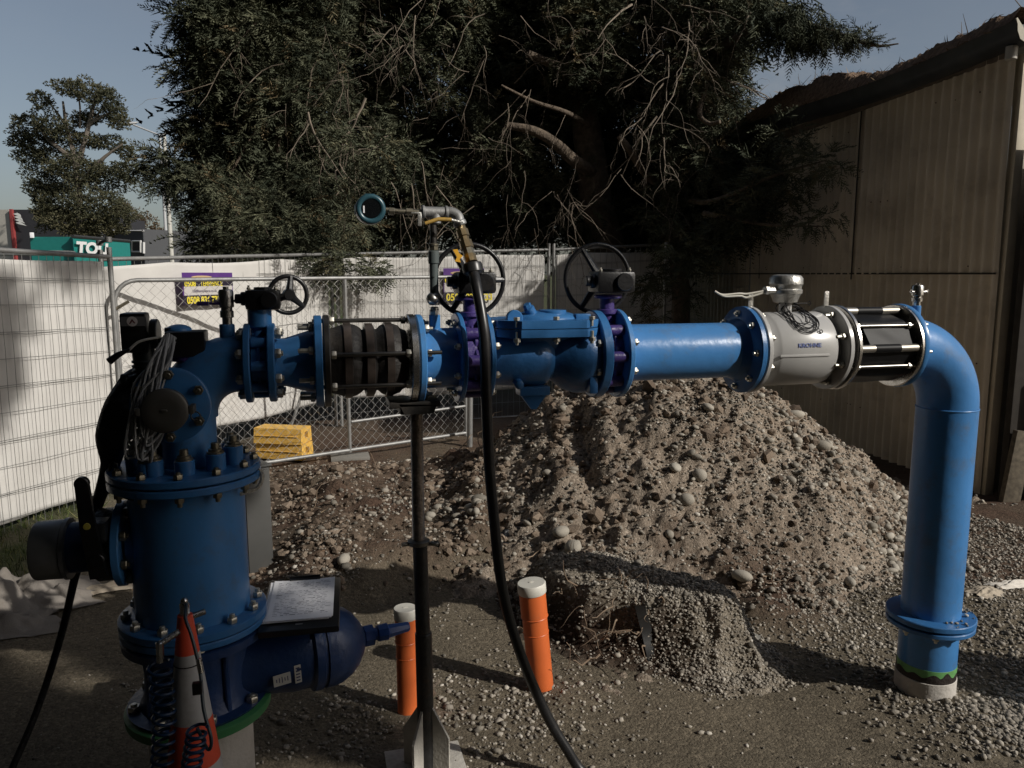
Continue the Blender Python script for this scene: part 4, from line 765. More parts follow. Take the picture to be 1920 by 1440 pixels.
b = MB(); b.lathe([(0, .024), (.004, .034), (.016, .036), (.02, .03)], (xp, Y0, zz(1022)), (0, 0, 1), 20); b.tube([(xp-.055, Y0-.01, zz(1016)), (xp, Y0, zz(1018)), (xp+.06, Y0-.015, zz(1020))], .007, 8); b.torus((xp+.05, Y0-.01, zz(1018)), (0, 0, 1), .012, .004, 16, 6); b.build('screw_collar', M('collar_steel', (.2, .19, .17), .45, .8, dirt=.6, ds=30), PR)
b = MB(); b.cyl((xp+.004, Y0, zz(1022)), (xp+.012, Y0, .28), .0235, seg=24); b.build('inner_tube', propm, PR)
b = MB(); b.cyl((xp+.010, Y0, zz(1186)), (xp+.014, Y0, .0), .0275, seg=24); b.build('outer_tube', propm, PR)
b = MB(); xq = xp+.014
zt2 = zz(1335)
for a in (R(-38), R(52), R(142), R(232)):
    d = Vector((math.cos(a), math.sin(a), 0)); s = Vector((-d.y, d.x, 0))*.004; o = Vector((xq, Y0, 0))
    b.prism([o+d*.024+Vector((0, 0, zt2+.02))-s, o+d*.032+Vector((0, 0, zt2+.01))-s, o+d*.086+Vector((0, 0, zt2-.075))-s, o+d*.086-s, o+d*.024-s], s*2)
b.build('gusset_plate', basem, PR, smooth=False)
b = MB(); b.box((xq, Y0, .006), (.26, .26, .012)); b.build('base_plate', basem, PR)
# ================================================================== ORANGE STANDPIPES
def orange_pipe(px, basepy, toppy, label):
    p = onZ(px[0], basepy); zt = None; d = ray(px[1], toppy); t = (p.y+.0)/d.y; top = Vector((d.x*t, p.y, EYE+d.z*t)); r_ = px[2]*proj(*p)[2]/FPX
    o = thing('standpipe', tuple(p), label, 'orange pipe', 'capped orange pipes in the pit floor'); g = p+Vector((0, r_, 0)); tp_ = top+Vector((0, r_, 0)); ax = (tp_-g).normalized(); L = (tp_-g).length
    b = MB(); b.lathe([(-.15, r_), (L*.70, r_), (L*.701, r_*1.06), (L*.94, r_*1.06), (L*.941, r_*.98)], g, ax, 36); b.build('pipe_body', orange, o)
    b = MB(); b.torus(g+ax*(L*.55), ax, r_*1.0, .002, 36, 6); b.torus(g+ax*(L*.70), ax, r_*1.05, .0025, 36, 6); b.build('joint_ring', orange, o)
    b = MB(); b.lathe([(0, r_*1.12), (.002, r_*1.14), (.036, r_*1.14), (.040, r_*1.08), (.0405, r_*.4)], g+ax*(L*.925), ax, 36); b.box(g+ax*(L*.925+.042), (.018, .006, .003), b=.001); b.build('white_cap', whitep, o)
orange_pipe((1022, 1003, 23.5), 1303, 1104, 'orange pipe with white cap standing free right of the black hose')
orange_pipe((767, 762, 19), 1343, 1152, 'orange pipe with white cap half hidden behind the steel prop')
# ================================================================== CONE, AIR HOSES
cz = onY(337, 1150, 1.98); CN = thing('traffic_cone', (cz.x+.01, 1.98, 0), 'worn orange traffic cone with grey reflective bands in front of the wellhead', 'traffic cone')
CX = cz.x+.012; ctop = cz.z-.005
def cr(z): return .018+(ctop-z)*.118
for nm, z0, z1, m_ in (('cone_tip', onY(345, 1222, 1.98).z, ctop, conem), ('reflective_band', onY(345, 1345, 1.98).z, onY(345, 1222, 1.98).z, reflm), ('cone_body', onY(345, 1425, 1.98).z, onY(345, 1345, 1.98).z, conem), ('lower_band', .12, onY(345, 1425, 1.98).z, reflm), ('cone_foot', .03, .12, conem)):
    b = MB(); b.lathe([(0, cr(z0)), (z1-z0, cr(z1))], (CX, 1.98, z0), (0, 0, 1), 40, caps=(nm == 'cone_tip')); b.build(nm, m_, CN)
b = MB(); b.torus((CX, 1.98, onY(345, 1242, 1.98).z), (0, 0, 1), cr(onY(345, 1242, 1.98).z)+.0005, .0015, 40, 6); b.build('band_seam', tape, CN)
b = MB(); b.box((CX, 1.98, .015), (.36, .36, .03), b=.01); b.build('cone_base', black, CN)
AF = thing('air_hose', (CX, 1.98, ctop), 'blue coiled air line with brass fittings hung over the traffic cone', 'air hose')
b = MB(); b.cyl((CX, 1.98, ctop-.005), (CX, 1.98, ctop+.032), .012, seg=8); b.ball((CX, 1.98, ctop+.036), (.009, .009, .009)); b.cyl((CX-.012, 1.965, ctop-.035), (CX-.055, 1.94, ctop-.052), .008, seg=14); b.cyl((CX+.01, 1.985, ctop-.01), (CX+.045, 2.0, ctop-.005), .008, seg=10); b.cyl((CX-.055, 1.94, ctop-.046), (CX-.056, 1.94, ctop-.10), .0095, seg=8); b.build('chrome_fitting', stain, AF)
def coil(x, y, z0, z1, r_, turns, wt, wob=.0, dx=0, dy=0):
    pts = []
    for k in range(turns*14+1):
        t = k/(turns*14); a = 2*math.pi*turns*t; pts.append((x+dx*t+r_*math.cos(a)+wob*math.sin(t*9), y+dy*t+r_*math.sin(a), z0+(z1-z0)*t))
    return pts
cm_ = M('blue_coil', (.006, .024, .065), .35)
b = MB(); b.tube(coil(CX-.060, 1.94, ctop-.10, .02, .026, 26, .004, .006, -.012), .0042, 7); b.build('long_coil', cm_, AF)
p0 = Vector((CX+.012, 1.95, ctop-.005)); pe = onY(370, 1365, 1.84)
b = MB(); b.tube(spline([(CX+.005, 1.975, ctop+.03), onY(348, 1160, 1.93), onY(360, 1195, 1.91), onY(375, 1260, 1.89), onY(382, 1330, 1.86), onY(396, 1385, 1.84), onY(390, 1405, 1.84), pe], 8), .0042, 8); b.build('feed_line', M('dark_air_line', (.02, .035, .05), .35), AF)
b = MB(); b.tube(coil(pe.x, pe.y, pe.z, pe.z-.24, .022, 14, .004, .0, -.045, -.02), .0042, 7); b.build('short_coil', cm_, AF)
b = MB(); f0 = onY(372, 1235, 1.885); f1_ = onY(377, 1262, 1.88); b.cyl(f0, f1_, .0065, seg=10); b.build('push_fitting', stain, AF)
b = MB(); b.box(onY(370, 1290, 1.87), (.022, .016, .03)); b.build('fitting_block', black, AF)
# ================================================================== CLIPBOARD
zp = .612; c1, c2, c3, c4 = onZ(515, 1091, zp+.01), onZ(624, 1084, zp+.01), onZ(629, 1160, zp), onZ(498, 1173, zp)
ex = (c2-c1); ey = (c4-c1); ctr = (c1+c2+c3+c4)/4; ux = ((c3-c4)+(c2-c1)).normalized(); uy = ((c1-c4)+(c2-c3)).normalized(); uy = (uy-ux*uy.dot(ux)).normalized(); uz = ux.cross(uy)
CLp = thing('clipboard', tuple(ctr-uz*.02), 'black clipboard case with handwritten paper resting on the domed pipe end', 'clipboard')
mrot = Matrix((ux, uy, uz)).transposed(); q_ = mrot.to_quaternion()
b = MB(); b.box(ctr-uz*.013-uy*.015, (.235, .355, .022), rot=q_, b=.008); b.build('case', M('case_black', (.014, .014, .015), .3), CLp)
W_ = (c2-c1).length*.5+(c3-c4).length*.5; Hh = ((c1-c4).length+(c2-c3).length)*.5; W_ = min(.21, W_); Hh = min(.297, Hh)
pm = []
for k in range(4):
    V = []; F = []; n1, n2 = 10, 14; rt = (.03*math.sin(k*2.1)); cs, sn = math.cos(rt), math.sin(rt)
    for j in range(n2+1):
        for i in range(n1+1):
            u = (i/n1-.5)*W_; v_ = (j/n2-.5)*Hh; hgt = .0005+k*.0011+.010*max(0, (.35-j/n2))**2*3*(k+1)/4+.003*k*max(0, (abs(i/n1-.5)-.3))
            uu = u*cs-v_*sn-(.004*(3-k)); vv = u*sn+v_*cs; V.append(ctr+ux*uu+uy*vv+uz*hgt)
    for j in range(n2):
        for i in range(n1): F.append((j*(n1+1)+i, j*(n1+1)+i+1, (j+1)*(n1+1)+i+1, (j+1)*(n1+1)+i))
    b = MB().add(V, F); o_ = b.build('sheet', paperm, CLp)
b = MB(); rr_ = random.Random(9)
for j in range(22):
    v_ = (.42-j*.038)*Hh; x0 = -.42; segs = []
    while x0 < .40:
        L_ = rr_.uniform(.02, .09)
        if rr_.random() < .72:
            j2 = v_/Hh+.5; hgt = .0046+.010*max(0, .35-j2)**2*3+.0008; p = ctr+ux*((x0+L_/2)*W_)+uy*(v_+rr_.uniform(-.001, .001))+uz*hgt; b.box(p, (L_*W_, .0012 if rr_.random() < .85 else .003, .0002), rot=q_, b=0)
        x0 += L_+rr_.uniform(.008, .05)
b.build('writing', M('pencil_grey', (.22, .22, .27), .7), o_, smooth=False)
b = MB(); b.box(ctr+uy*(Hh*.5+.004)+uz*.006, (.10, .018, .006), rot=q_, b=.002); b.cyl(ctr+uy*(Hh*.5+.010)+uz*.010-ux*.05, ctr+uy*(Hh*.5+.010)+uz*.010+ux*.05, .004, seg=10); b.build('clip', black, CLp)
b = MB(); b.box(ctr-uy*(Hh*.5+.012)-uz*.002, (.022, .007, .001), rot=q_, b=0); b.build('latch_label', alu, CLp)
# ================================================================== GREY CABINET
cb = onZ(497, 1076, 0); CBN = thing('control_cabinet', (cb.x-.02, cb.y+.1, 0), 'narrow grey metal cabinet behind the blue wellhead', 'cabinet')
hgt = .60; wd = .22; rq = Matrix.Rotation(R(28), 3, 'Z').to_quaternion(); cc = Vector((cb.x-.075, cb.y+.12, hgt/2)); ctop_ = onZ(500, 880, .62)
b = MB(); b.box(cc, (.15, wd, hgt), rot=rq, b=.004); b.build('cabinet_body', boxm, CBN); b = MB(); b.box(cc+rq @ Vector((0, -wd/2-.008, 0)), (.14, .014, hgt-.03), rot=rq, b=.003); b.build('cabinet_door', boxm, CBN)
b = MB(); b.box(cc+Vector((0, 0, hgt/2+.006)), (.17, wd+.03, .012), rot=rq, b=.003); b.build('cabinet_lid', boxm, CBN)
# ================================================================== FENCES
def fence_panel(p0, p1, zb, zt, label, nv=None, post0=True, post1=True, post_up=.07, vs=.062, hs=.175, group='mesh fence panels'):
    p0 = Vector((p0[0], p0[1], 0)); p1 = Vector((p1[0], p1[1], 0)); d = p1-p0; L = d.length; u = d/L; zb0, zb1 = zb; zt0, zt1 = zt
    o = thing('mesh_fence', (p0.x, p0.y, zb0), label, 'fence', group)
    def P(s, z): return p0+u*s+Vector((0, 0, z))
    b = MB(); 
    b.tube([P(0, zt0), P(L, zt1)], .0165, 12); b.tube([P(0, zb0), P(L, zb1)], .0165, 12)
    if post0: b.tube([P(0, zb0-.08), P(0, zt0+post_up)], .0185, 12)
    if post1: b.tube([P(L, zb1-.08), P(L, zt1+post_up)], .0185, 12)
    b.build('tube_frame', galv, o)
    b = MB(); n = int(L/vs); rr = random.Random(int(L*1000))
    for i in range(1, n):
        s = L*i/n; t = s/L; z0 = zb0+(zb1-zb0)*t; z1 = zt0+(zt1-zt0)*t; k = 6; pts = [P(s+rr.uniform(-.003, .003), z0+(z1-z0)*j/k)+Vector((u.y, -u.x, 0))*rr.uniform(-.006, .006) for j in range(k+1)]
        b.tube(pts, .0019, 4, caps=False)
    m = int(1.8/hs)
    for j in range(1, m+1):
        f = j/(m+1); pts = [P(L*k/8, (zb0+(zb1-zb0)*k/8)*(1-f)+(zt0+(zt1-zt0)*k/8)*f+rr.uniform(-.004, .004)) for k in range(9)]; b.tube(pts, .0019, 4, caps=False)
        if j % 2 == 0: b.tube([q+Vector((0, 0, -.012)) for q in pts], .0017, 4, caps=False)
    b.build('wire_mesh', wirem, o)
    return o, P, u, L
clothm = M('white_banner_cloth', (.60, .585, .56), .55, var=.04, vs=3, dirt=.25, ds=2.2, dcol=(.34, .31, .27), spec=.3, bump=.2, bs=5)
def banner(p0, p1, zb, zt, label, off=.008, seed=0, s0=.02, s1=.98):
    p0 = Vector((p0[0], p0[1], 0)); p1 = Vector((p1[0], p1[1], 0)); d = p1-p0; n_ = Vector((-d.y, d.x, 0)).normalized(); nx, nz = 90, 50; V = []; F = []
    xs_ = np.linspace(s0, s1, nx); X, Zf = np.meshgrid(xs_, np.linspace(0, 1, nz)); L = d.length
    D = off+.022*(fbm(X*L, Zf*1.2, 1.1, 3, seed)+.6)+.020*fbm(X*L*3, Zf*1.0, 1.6, 3, seed+1)+.010*np.abs(fbm(X*L*2+Zf*3, Zf*2-X*L, 1.8, 3, seed+4))+.018*np.sin(X*L*3.2+Zf*2)*(1-Zf)
    for j in range(nz):
        for i in range(nx):
            t = X[j, i]; sag = .02*abs(math.sin(t*L*2.4+seed))*Zf[j, i]; z0 = zb[0]+(zb[1]-zb[0])*t+.015*math.sin(t*L*2.1+seed); z1 = zt[0]+(zt[1]-zt[0])*t-.035-sag
            V.append(p0+d*t+n_*D[j, i]+Vector((0, 0, z0+(z1-z0)*Zf[j, i])))
    for j in range(nz-1):
        for i in range(nx-1): F.append((j*nx+i, j*nx+i+1, (j+1)*nx+i+1, (j+1)*nx+i))
    me = bpy.data.meshes.new('banner'); me.from_pydata([tuple(v) for v in V], [], F); me.polygons.foreach_set('use_smooth', [True]*len(F)); me.materials.append(clothm)
    o = link('banner', me); so_ = o.modifiers.new('thick', 'SOLIDIFY'); so_.thickness = .002; T(o, label, 'banner', 'white banners on the fence'); return o
K0 = (-1.41, 6.26); K0l = (-2.95, 3.90); K1 = (.225, 8.50); K2 = (2.685, 8.62); K3 = (5.20, 8.43)
fence_panel(K0l, K0, (-.06, -.10), (1.86, 1.775), 'nearest mesh fence panel at the left edge of the photo', hs=.165, vs=.058)
banner(K0l, K0, (.10, .02), (1.86, 1.775), 'bright white banner on the nearest left fence panel', seed=3)
fence_panel((K0[0]-.09, K0[1]+.13), K1, (-.05, -.03), (1.76, 1.86), 'mesh fence panel running back from the corner, behind the chain link gate', vs=.07)
banner((K0[0]-.05, K0[1]+.1), K1, (.34, .28), (1.76, 1.86), 'white banner carrying the purple and yellow sign', seed=8, s0=-.045)
fence_panel((K1[0]+.06, K1[1]), K2, (-.03, .0), (1.86, 1.93), 'back mesh fence panel behind the standpipe', vs=.07)
banner((K1[0]+.06, K1[1]), K2, (.30, .32), (1.86, 1.93), 'white banner dappled by tree shadows behind the standpipe', seed=15)
fence_panel((K2[0]+.06, K2[1]), K3, (.0, .05), (1.93, 2.06), 'shaded back fence panel meeting the shed wall', vs=.07)
banner((K2[0]+.06, K2[1]), (4.35, 8.49), (.30, .5), (1.92, 1.98), 'shaded white banner on the fence next to the shed', seed=21)
fp = atF(1227, 470, 8.9); b = MB(); b.tube([(fp.x, fp.y-.3, -.05), (fp.x, fp.y-.3, 2.0)], .02, 12); T(b.build('fence_post', galv), 'lone galvanised post standing against the shaded banner', 'post')
# corner clamps
b = MB(); q = Vector((K0[0], K0[1], 1.90)); q_2 = Vector((K0[0]-.09, K0[1]+.13, 1.88)); b.cyl(q-Vector((0, 0, .02)), q+Vector((0, 0, .02)), .024); b.cyl(q_2-Vector((0, 0, .02)), q_2+Vector((0, 0, .02)), .024); b.tube([q, q_2], .012, 8); T(b.build('fence_clamp', galv), 'galvanised clamp joining the two corner fence posts', 'clamp')
# signs
def sign(p0, p1, pxs, label, full=True):
    tl = onPl(pxs[0], pxs[1], p0, p1); tr = onPl(pxs[2], pxs[1], p0, p1); bl = onPl(pxs[0], pxs[3], p0, p1); u = (tr-tl); u.z = 0; W = u.length; u.normalize(); H = tl.z-bl.z; n_ = Vector((u.y, -u.x, 0)); z = Vector((0, 0, 1))
    o = thing('fence_sign', tuple(bl), label, 'sign'); b = MB()
    def rect(z0, z1, x0=0, x1=1, e=0): return MB().prism([bl+u*W*x0+z*H*z0-n_*(.0-e), bl+u*W*x1+z*H*z0+n_*e, bl+u*W*x1+z*H*z1+n_*e, bl+u*W*x0+z*H*z1+n_*e], n_*.002)
    pm_ = M('sign_purple', (.095, .035, .20), .5, var=.15); bk = M('sign_black', (.02, .015, .03), .5); yl = M('sign_yellow', (.75, .62, .06), .5); wh = M('sign_white', (.55, .52, .5), .5)
    rect(0, 1).build('sign_board', pm_, o, smooth=False); rect(.29, .57, .02, .98, .003).build('white_strip', wh, o, smooth=False); 
    rect(.0, .29, 0, 1, .0025).build('lower_strip', bk, o, smooth=False); rect(.57, .74, 0, 1, .0025).build('upper_strip', bk, o, smooth=False)
    text('lettering', '0508', H*.235, bl+u*W*.03+z*H*.575+n_*.007, u, z, yl, o, bold=.002, sx=1.0); text('lettering', 'TEMPFENCE', H*.235, bl+u*W*.33+z*H*.575+n_*.007, u, z, yl, o, bold=.001, sx=.78)
    text('lettering', '0508tempfence.co.nz', H*.13, bl+u*W*.17+z*H*.38+n_*.007, u, z, M('sign_grey', (.10, .08, .14), .5), o, sx=.95)
    text('lettering', '0508 836 733', H*.29, bl+u*W*.06+z*H*.04+n_*.007, u, z, yl, o, bold=.003, sx=.9)
    MB().ball(bl+u*W*.37+z*H*.86+n_*.003, (W*.2, .002, H*.045), rot=Matrix.Rotation(math.atan2(u.y, u.x), 3, 'Z').to_quaternion()).build('oval_emblem', M('sign_gold', (.5, .36, .2), .5), o)
    return o
o1 = Vector((K1[0]-K0[0], K1[1]-K0[1], 0)).normalized(); nn = Vector((o1.y, -o1.x, 0))*.004
sign((K0[0]+nn.x, K0[1]+nn.y), (K1[0]+nn.x, K1[1]+nn.y), (344, 511, 438, 572), 'purple and yellow fence hire sign on the left back banner')
sign((K1[0], K1[1]-.012), (K2[0], K2[1]-.012), (832, 503, 908, 566), 'purple fence sign half hidden behind the left large hand wheel')
# chain link gate
g0 = atF(218, 600, 5.75); g1 = atF(872, 600, 7.5); G0 = Vector((g0.x, g0.y, 0)); G1 = Vector((g1.x, g1.y, 0)); gu = (G1-G0).normalized(); GL = (G1-G0).length
GT = thing('chain_link_gate', (G0.x, G0.y, 0), 'long chain link gate with rounded tube frame in front of the banners', 'gate')
zgt, zgb = 1.605, .06
def GP(s, z): return G0+gu*s+Vector((0, 0, z))
gm = G0+gu*1.0; b = MB(); rc = .16
fr = [GP(0, zgb)]+[GP(0, zgt-rc)]+[GP(rc-rc*math.cos(a), zgt-rc+rc*math.sin(a)) for a in np.linspace(.2, math.pi/2, 6)]+[GP(GL, zgt+.02)]
b.tube(fr, .017, 12); b.tube([GP(0, zgb), GP(GL, zgb+.03)], .017, 12); b.tube([GP(GL, zgb), GP(GL, zgt+.02)], .017, 12)
sm = None
for s in np.linspace(0, GL, 400):
    if proj(*GP(s, 1))[0] > 650: sm = s; break
b.tube([GP(sm, zgb), GP(sm, zgt)], .017, 12); b.tube([GP(sm+.02, .335), GP(GL, .36)], .014, 10)
b.build('tube_frame', galv, GT)
b = MB(); pit = .080; nw = int((GL)/pit); nz_ = int((zgt-zgb)/(pit*.5))
for i in range(nw+1):
    for sgn in (0, 1):
        pts = []
        for j in range(nz_+1):
            s = min(GL, max(0, i*pit+(pit/2 if (j+sgn) % 2 else 0))); pts.append(GP(s, zgb+(zgt-zgb)*j/nz_)+Vector((gu.y, -gu.x, 0))*(.003 if sgn else -.003))
        if sgn == 0: b.tube(pts, .0021, 3, caps=False)
    if i < nw:
        pts = []
        for j in range(nz_+1):
            s = min(GL, i*pit+(pit if j % 2 == 0 else pit/2)); pts.append(GP(s, zgb+(zgt-zgb)*j/nz_))
        b.tube(pts, .0021, 3, caps=False)
b.build('chain_link', M('chain_wire', (.48, .47, .45), .45, .6), GT)
q = GP(0, 1.42); b = MB(); b.tube([q+Vector((0, -.02, -.03)), q+gu*.1+Vector((0, -.03, .03))], .012, 8); b.build('latch', bronze, GT)
q = GP(sm, .0); b = MB(); b.box((q.x, q.y, .015), (.34, .22, .03)); T(b.build('foot_plate', M('foot_grey', (.22, .21, .19), .7, dirt=.4)), 'flat grey foot plate under the gate upright', 'foot plate')
b = MB(); q = atF(880, 760, 7.3); b.tube([(q.x, q.y, -.02), (q.x+.01, q.y, .62)], .028, 12); T(b.build('short_post', galv), 'short pale post behind the black hose below the pipe', 'post')
b = MB(); q = atF(575, 740, 7.6); b.tube([atF(545, 800, 7.6), atF(583, 690, 7.7)], .015, 8); T(b.build('brace', galv), 'slanting fence brace behind the reducer', 'brace')
# yellow blocks: U shaped plastic feet stacked
def yblock(z, rot, dx, label):
    p = atF(533, 850, 6.75); o = thing('fence_block', (p.x+dx, p.y, z), label, 'fence block', 'yellow plastic fence blocks'); m_ = Matrix.Rotation(rot, 4, 'Z')
    prof = [(-.11, 0), (.11, 0), (.095, .135), (-.095, .135)]; b = MB()
    b.prism([(-.22, y_, z_) for y_, z_ in prof], (.40, 0, 0))
    # end face with a square hole made of four bars
    for (ya, yb, za, zb_) in ((-.11, -.035, 0, .135), (.035, .11, 0, .135), (-.035, .035, 0, .045), (-.035, .035, .10, .135)):
        k = lambda y_, z_: y_*(1-.136*z_/.135)
        b.prism([(.18, k(ya, za), za+.0005), (.18, k(yb, za), za+.0005), (.18, k(yb, zb_), zb_-.0005), (.18, k(ya, zb_), zb_-.0005)], (.05, 0, 0))
    b.box((0, -.104, .068), (.40, .012, .008), b=.002); b.v = [tuple(m_ @ Vector(v)+Vector((p.x+dx, p.y, z))) for v in b.v]; b.build('block_body', yelb, o, smooth=False)
    b = MB(); b.box((0, 0, 0), (.003, .068, .054), b=0); b.v = [tuple(m_ @ (Vector(v)+Vector((.181, 0, .0725)))+Vector((p.x+dx, p.y, z))) for v in b.v]; b.build('slot', M('slot_dark', (.10, .06, .02), .7), o, smooth=False)
yblock(.03, R(-28), .0, 'lower yellow plastic block of the pair behind the gate'); yblock(.168, R(-25), -.01, 'upper yellow plastic block stacked on another behind the gate')
# ================================================================== SHED
C1 = onZ(1838, 925, 0); C2 = Vector((5.13, 7.76, 0)); sd = (C2-C1).normalized(); sn = Vector((-sd.y, sd.x, 0)); SHL = 9.0; EV = 3.23
SHD = thing('shed', tuple(C1), 'old beige corrugated metal shed with a dark sagging gutter and leaf covered roof', 'shed')
wallm = M('beige_corrugated_paint', (.64, .56, .44), .62, var=.14, vs=2.2, dirt=.45, ds=2.5, dcol=(.15, .11, .075), bump=.05)
def corr(z0, z1, off, s0=0, s1=SHL, pitch=.11, amp=.024):
    n = int((s1-s0)/pitch*8); V = []; F = []
    for j, z in enumerate((z0, (z0+z1)/2, z1)):
        for i in range(n+1):
            s = s0+(s1-s0)*i/n; V.append(C1+sd*s+sn*(off+amp*math.sin(s/pitch*2*math.pi)+.01*math.sin(s*1.1+j))+Vector((0, 0, z+(.012*math.sin(s*2.3) if j == 0 else 0))))
    for j in range(2):
        for i in range(n): F.append((j*(n+1)+i, j*(n+1)+i+1, (j+1)*(n+1)+i+1, (j+1)*(n+1)+i))
    return MB().add(V, F)
corr(1.655, EV+.0, .012).build('wall', wallm, SHD, sharp=89); corr(-.12, 1.70, .0).build('wall', wallm, SHD, sharp=89)
for s in (1.75, 3.55):
    b = MB(); b.prism([C1+sd*s+sn*.022+Vector((0, 0, 1.6)), C1+sd*(s+.016)+sn*.022+Vector((0, 0, 1.6)), C1+sd*(s+.016)+sn*.022+Vector((0, 0, EV)), C1+sd*s+sn*.022+Vector((0, 0, EV))], sn*.004); b.build('sheet_lap', M('lap_dark', (.03, .025, .02), .8), SHD, smooth=False)
b = MB(); b.prism([C1+sn*.032+Vector((0, 0, 1.648)), C1+sd*SHL+sn*.032+Vector((0, 0, 1.648)), C1+sd*SHL+sn*.032+Vector((0, 0, 1.662)), C1+sn*.032+Vector((0, 0, 1.662))], sn*.004); b.build('lap_shadow_line', MATS['lap_dark'], SHD, smooth=False)  # dark strip drawn in as the shadow line along the sheet seam
b = MB(); rr_ = random.Random(4)
for k in range(90):
    s = rr_.uniform(.1, 6); z = rr_.choice([.4, 1.0, 1.72, 2.3, 3.0])+rr_.uniform(-.02, .02); q = C1+sd*s+sn*.02+Vector((0, 0, z)); b.cyl(q, q+sn*.008, .006, seg=6)
b.build('wall_screw', M('rust', (.08, .04, .025), .8), SHD)
# gutter (sagging ogee profile)
b = MB(); prof = [(.0, .0), (.05, -.005), (.10, .02), (.125, .07), (.13, .115), (.145, .15), (.135, .155), (.115, .115), (.0, .12)]; V = []; F = []; ng = 60
for i in range(ng+1):
    s = -.12+(SHL+.12)*i/ng; sag = -.030*math.sin(s*1.3)-.02*math.sin(s*.6+1)-.018*s/4
    for (o_, z_) in prof: V.append(C1+sd*s+sn*(o_+.02)+Vector((0, 0, EV+z_+sag)))
m_n = len(prof)
for i in range(ng):
    for k in range(m_n): F.append((i*m_n+k, i*m_n+(k+1) % m_n, (i+1)*m_n+(k+1) % m_n, (i+1)*m_n+k))
F.append(tuple(range(m_n))); b.add(V, F); b.build('gutter', M('gutter_grey', (.035, .04, .045), .5, var=.3, vs=6, dirt=.4), SHD)
b = MB(); e = C1+sd*(-.125); b.prism([e+sn*(o_+.02)+Vector((0, 0, EV+z_-.01)) for o_, z_ in prof[:7]], -sd*.006); b.build('gutter_end', M('pale_end_cap', (.45, .42, .34), .6), SHD, smooth=False)
q = C1+sd*(-.03)+sn*.09; b = MB(); b.cyl(q+Vector((0, 0, EV-.10)), q+Vector((0, 0, EV-.01)), .038, seg=20); b.build('downpipe_stub', M('pale_downpipe', (.42, .40, .36), .5), SHD)
b = MB(); b.prism([C1+sn*.025+Vector((0, 0, EV-.055)), C1+sd*SHL+sn*.025+Vector((0, 0, EV-.22)), C1+sd*SHL+sn*.025+Vector((0, 0, EV-.10)), C1+sn*.025+Vector((0, 0, EV+.01))], sn*.018); b.build('fascia', M('fascia_brown', (.13, .10, .075), .8, var=.3), SHD, smooth=False)
# roof + debris
rf = MB(); V = []; F = []; nr = 6
for i in range(ng+1):
    for j in range(nr+1):
        s = -.15+(SHL+.15)*i/ng; V.append(C1+sd*s-sn*(j*.8)+Vector((0, 0, EV+.10+j*.8*.16)))
for i in range(ng):
    for j in range(nr): F.append((i*(nr+1)+j, i*(nr+1)+j+1, (i+1)*(nr+1)+j+1, (i+1)*(nr+1)+j))
rf.add(V, F); rf.build('roof', M('roof_grey', (.12, .11, .10), .6, var=.2), SHD)
ns, nt_ = 420, 26; S_, T_ = np.meshgrid(np.linspace(-.1, SHL, ns), np.linspace(-.175, 1.6, nt_)); sagv = -.030*np.sin(S_*1.3)-.02*np.sin(S_*.6+1)-.018*S_/4
hh = .05+.15*np.clip(fbm(S_, T_*.6, .9, 3, 130)+.25, 0, 1)+.05*fbm(S_, T_, 5, 4, 131)+.02*fbm(S_, T_, 22, 3, 132); hh = (hh*ss(7, 4.2, S_)+.05)*ss(-.18, -.10, T_); base = EV+.135+sagv+np.maximum(T_, 0)*.16
P3 = np.array(C1)[None, None]+np.array(sd)[None, None]*S_[..., None]-np.array(sn)[None, None]*T_[..., None]; P3[..., 2] = base+hh
i_ = np.arange(ns*nt_).reshape(nt_, ns); Fq = np.stack([i_[:-1, :-1].ravel(), i_[:-1, 1:].ravel(), i_[1:, 1:].ravel(), i_[1:, :-1].ravel()], 1)
me = np_mesh('roof_litter', P3.reshape(-1, 3), Fq, True); o = link('roof_litter', me, mat=M('needle_litter', (.17, .11, .07), .95, var=.5, vs=30, bump=1, bs=60)); T(o, 'thick mat of brown fallen needles along the shed roof edge', 'leaf litter', kind='stuff')
# needles sticking out
def blades(name, P, D, L, W, mat, attr=None):
    n = len(P); D = D/np.linalg.norm(D, axis=1, keepdims=True); a = rng.normal(0, 1, (n, 3)); s = np.cross(D, a); s /= np.linalg.norm(s, axis=1, keepdims=True)
    V = np.stack([P-s*W[:, None]*.5, P+s*W[:, None]*.5, P+D*L[:, None]], 1).reshape(-1, 3); F = np.arange(n*3).reshape(-1, 3)
    return np_mesh(name, V, F, False, {'rnd': np.repeat(rng.random(n), 3)})
k = rng.integers(0, ns*nt_, 5200); k = k[(k // ns) < 14]; Pn = P3.reshape(-1, 3)[k]; Dn = rng.normal(0, 1, (len(k), 3)); Dn[:, 2] = np.abs(Dn[:, 2])*.6-.1
litm = Mattr('litter_colours', [(0, (.05, .03, .02)), (.5, (.14, .085, .05)), (.85, (.22, .15, .09)), (1, (.36, .28, .18))], .9)
me = blades('roof_needles', Pn, Dn, rng.uniform(.03, .10, len(k)), rng.uniform(.004, .010, len(k)), litm); T(link('roof_needles', me, mat=litm), 'loose twigs and needles poking out of the roof litter', 'twigs', kind='stuff')
b = MB(); rs2 = np.random.default_rng(12)
for k_ in rs2.integers(0, ns*8, 46):
    q = Vector(P3.reshape(-1, 3)[k_]); d = Vector(rs2.normal(0, 1, 3)); d.z = abs(d.z)*.8+.2; b.tube([q, q+d.normalized()*rs2.uniform(.08, .3)], [.004, .0012], 4)
T(b.build('roof_sticks', twigm), 'thin dead sticks standing up out of the roof litter', 'twigs', kind='stuff')
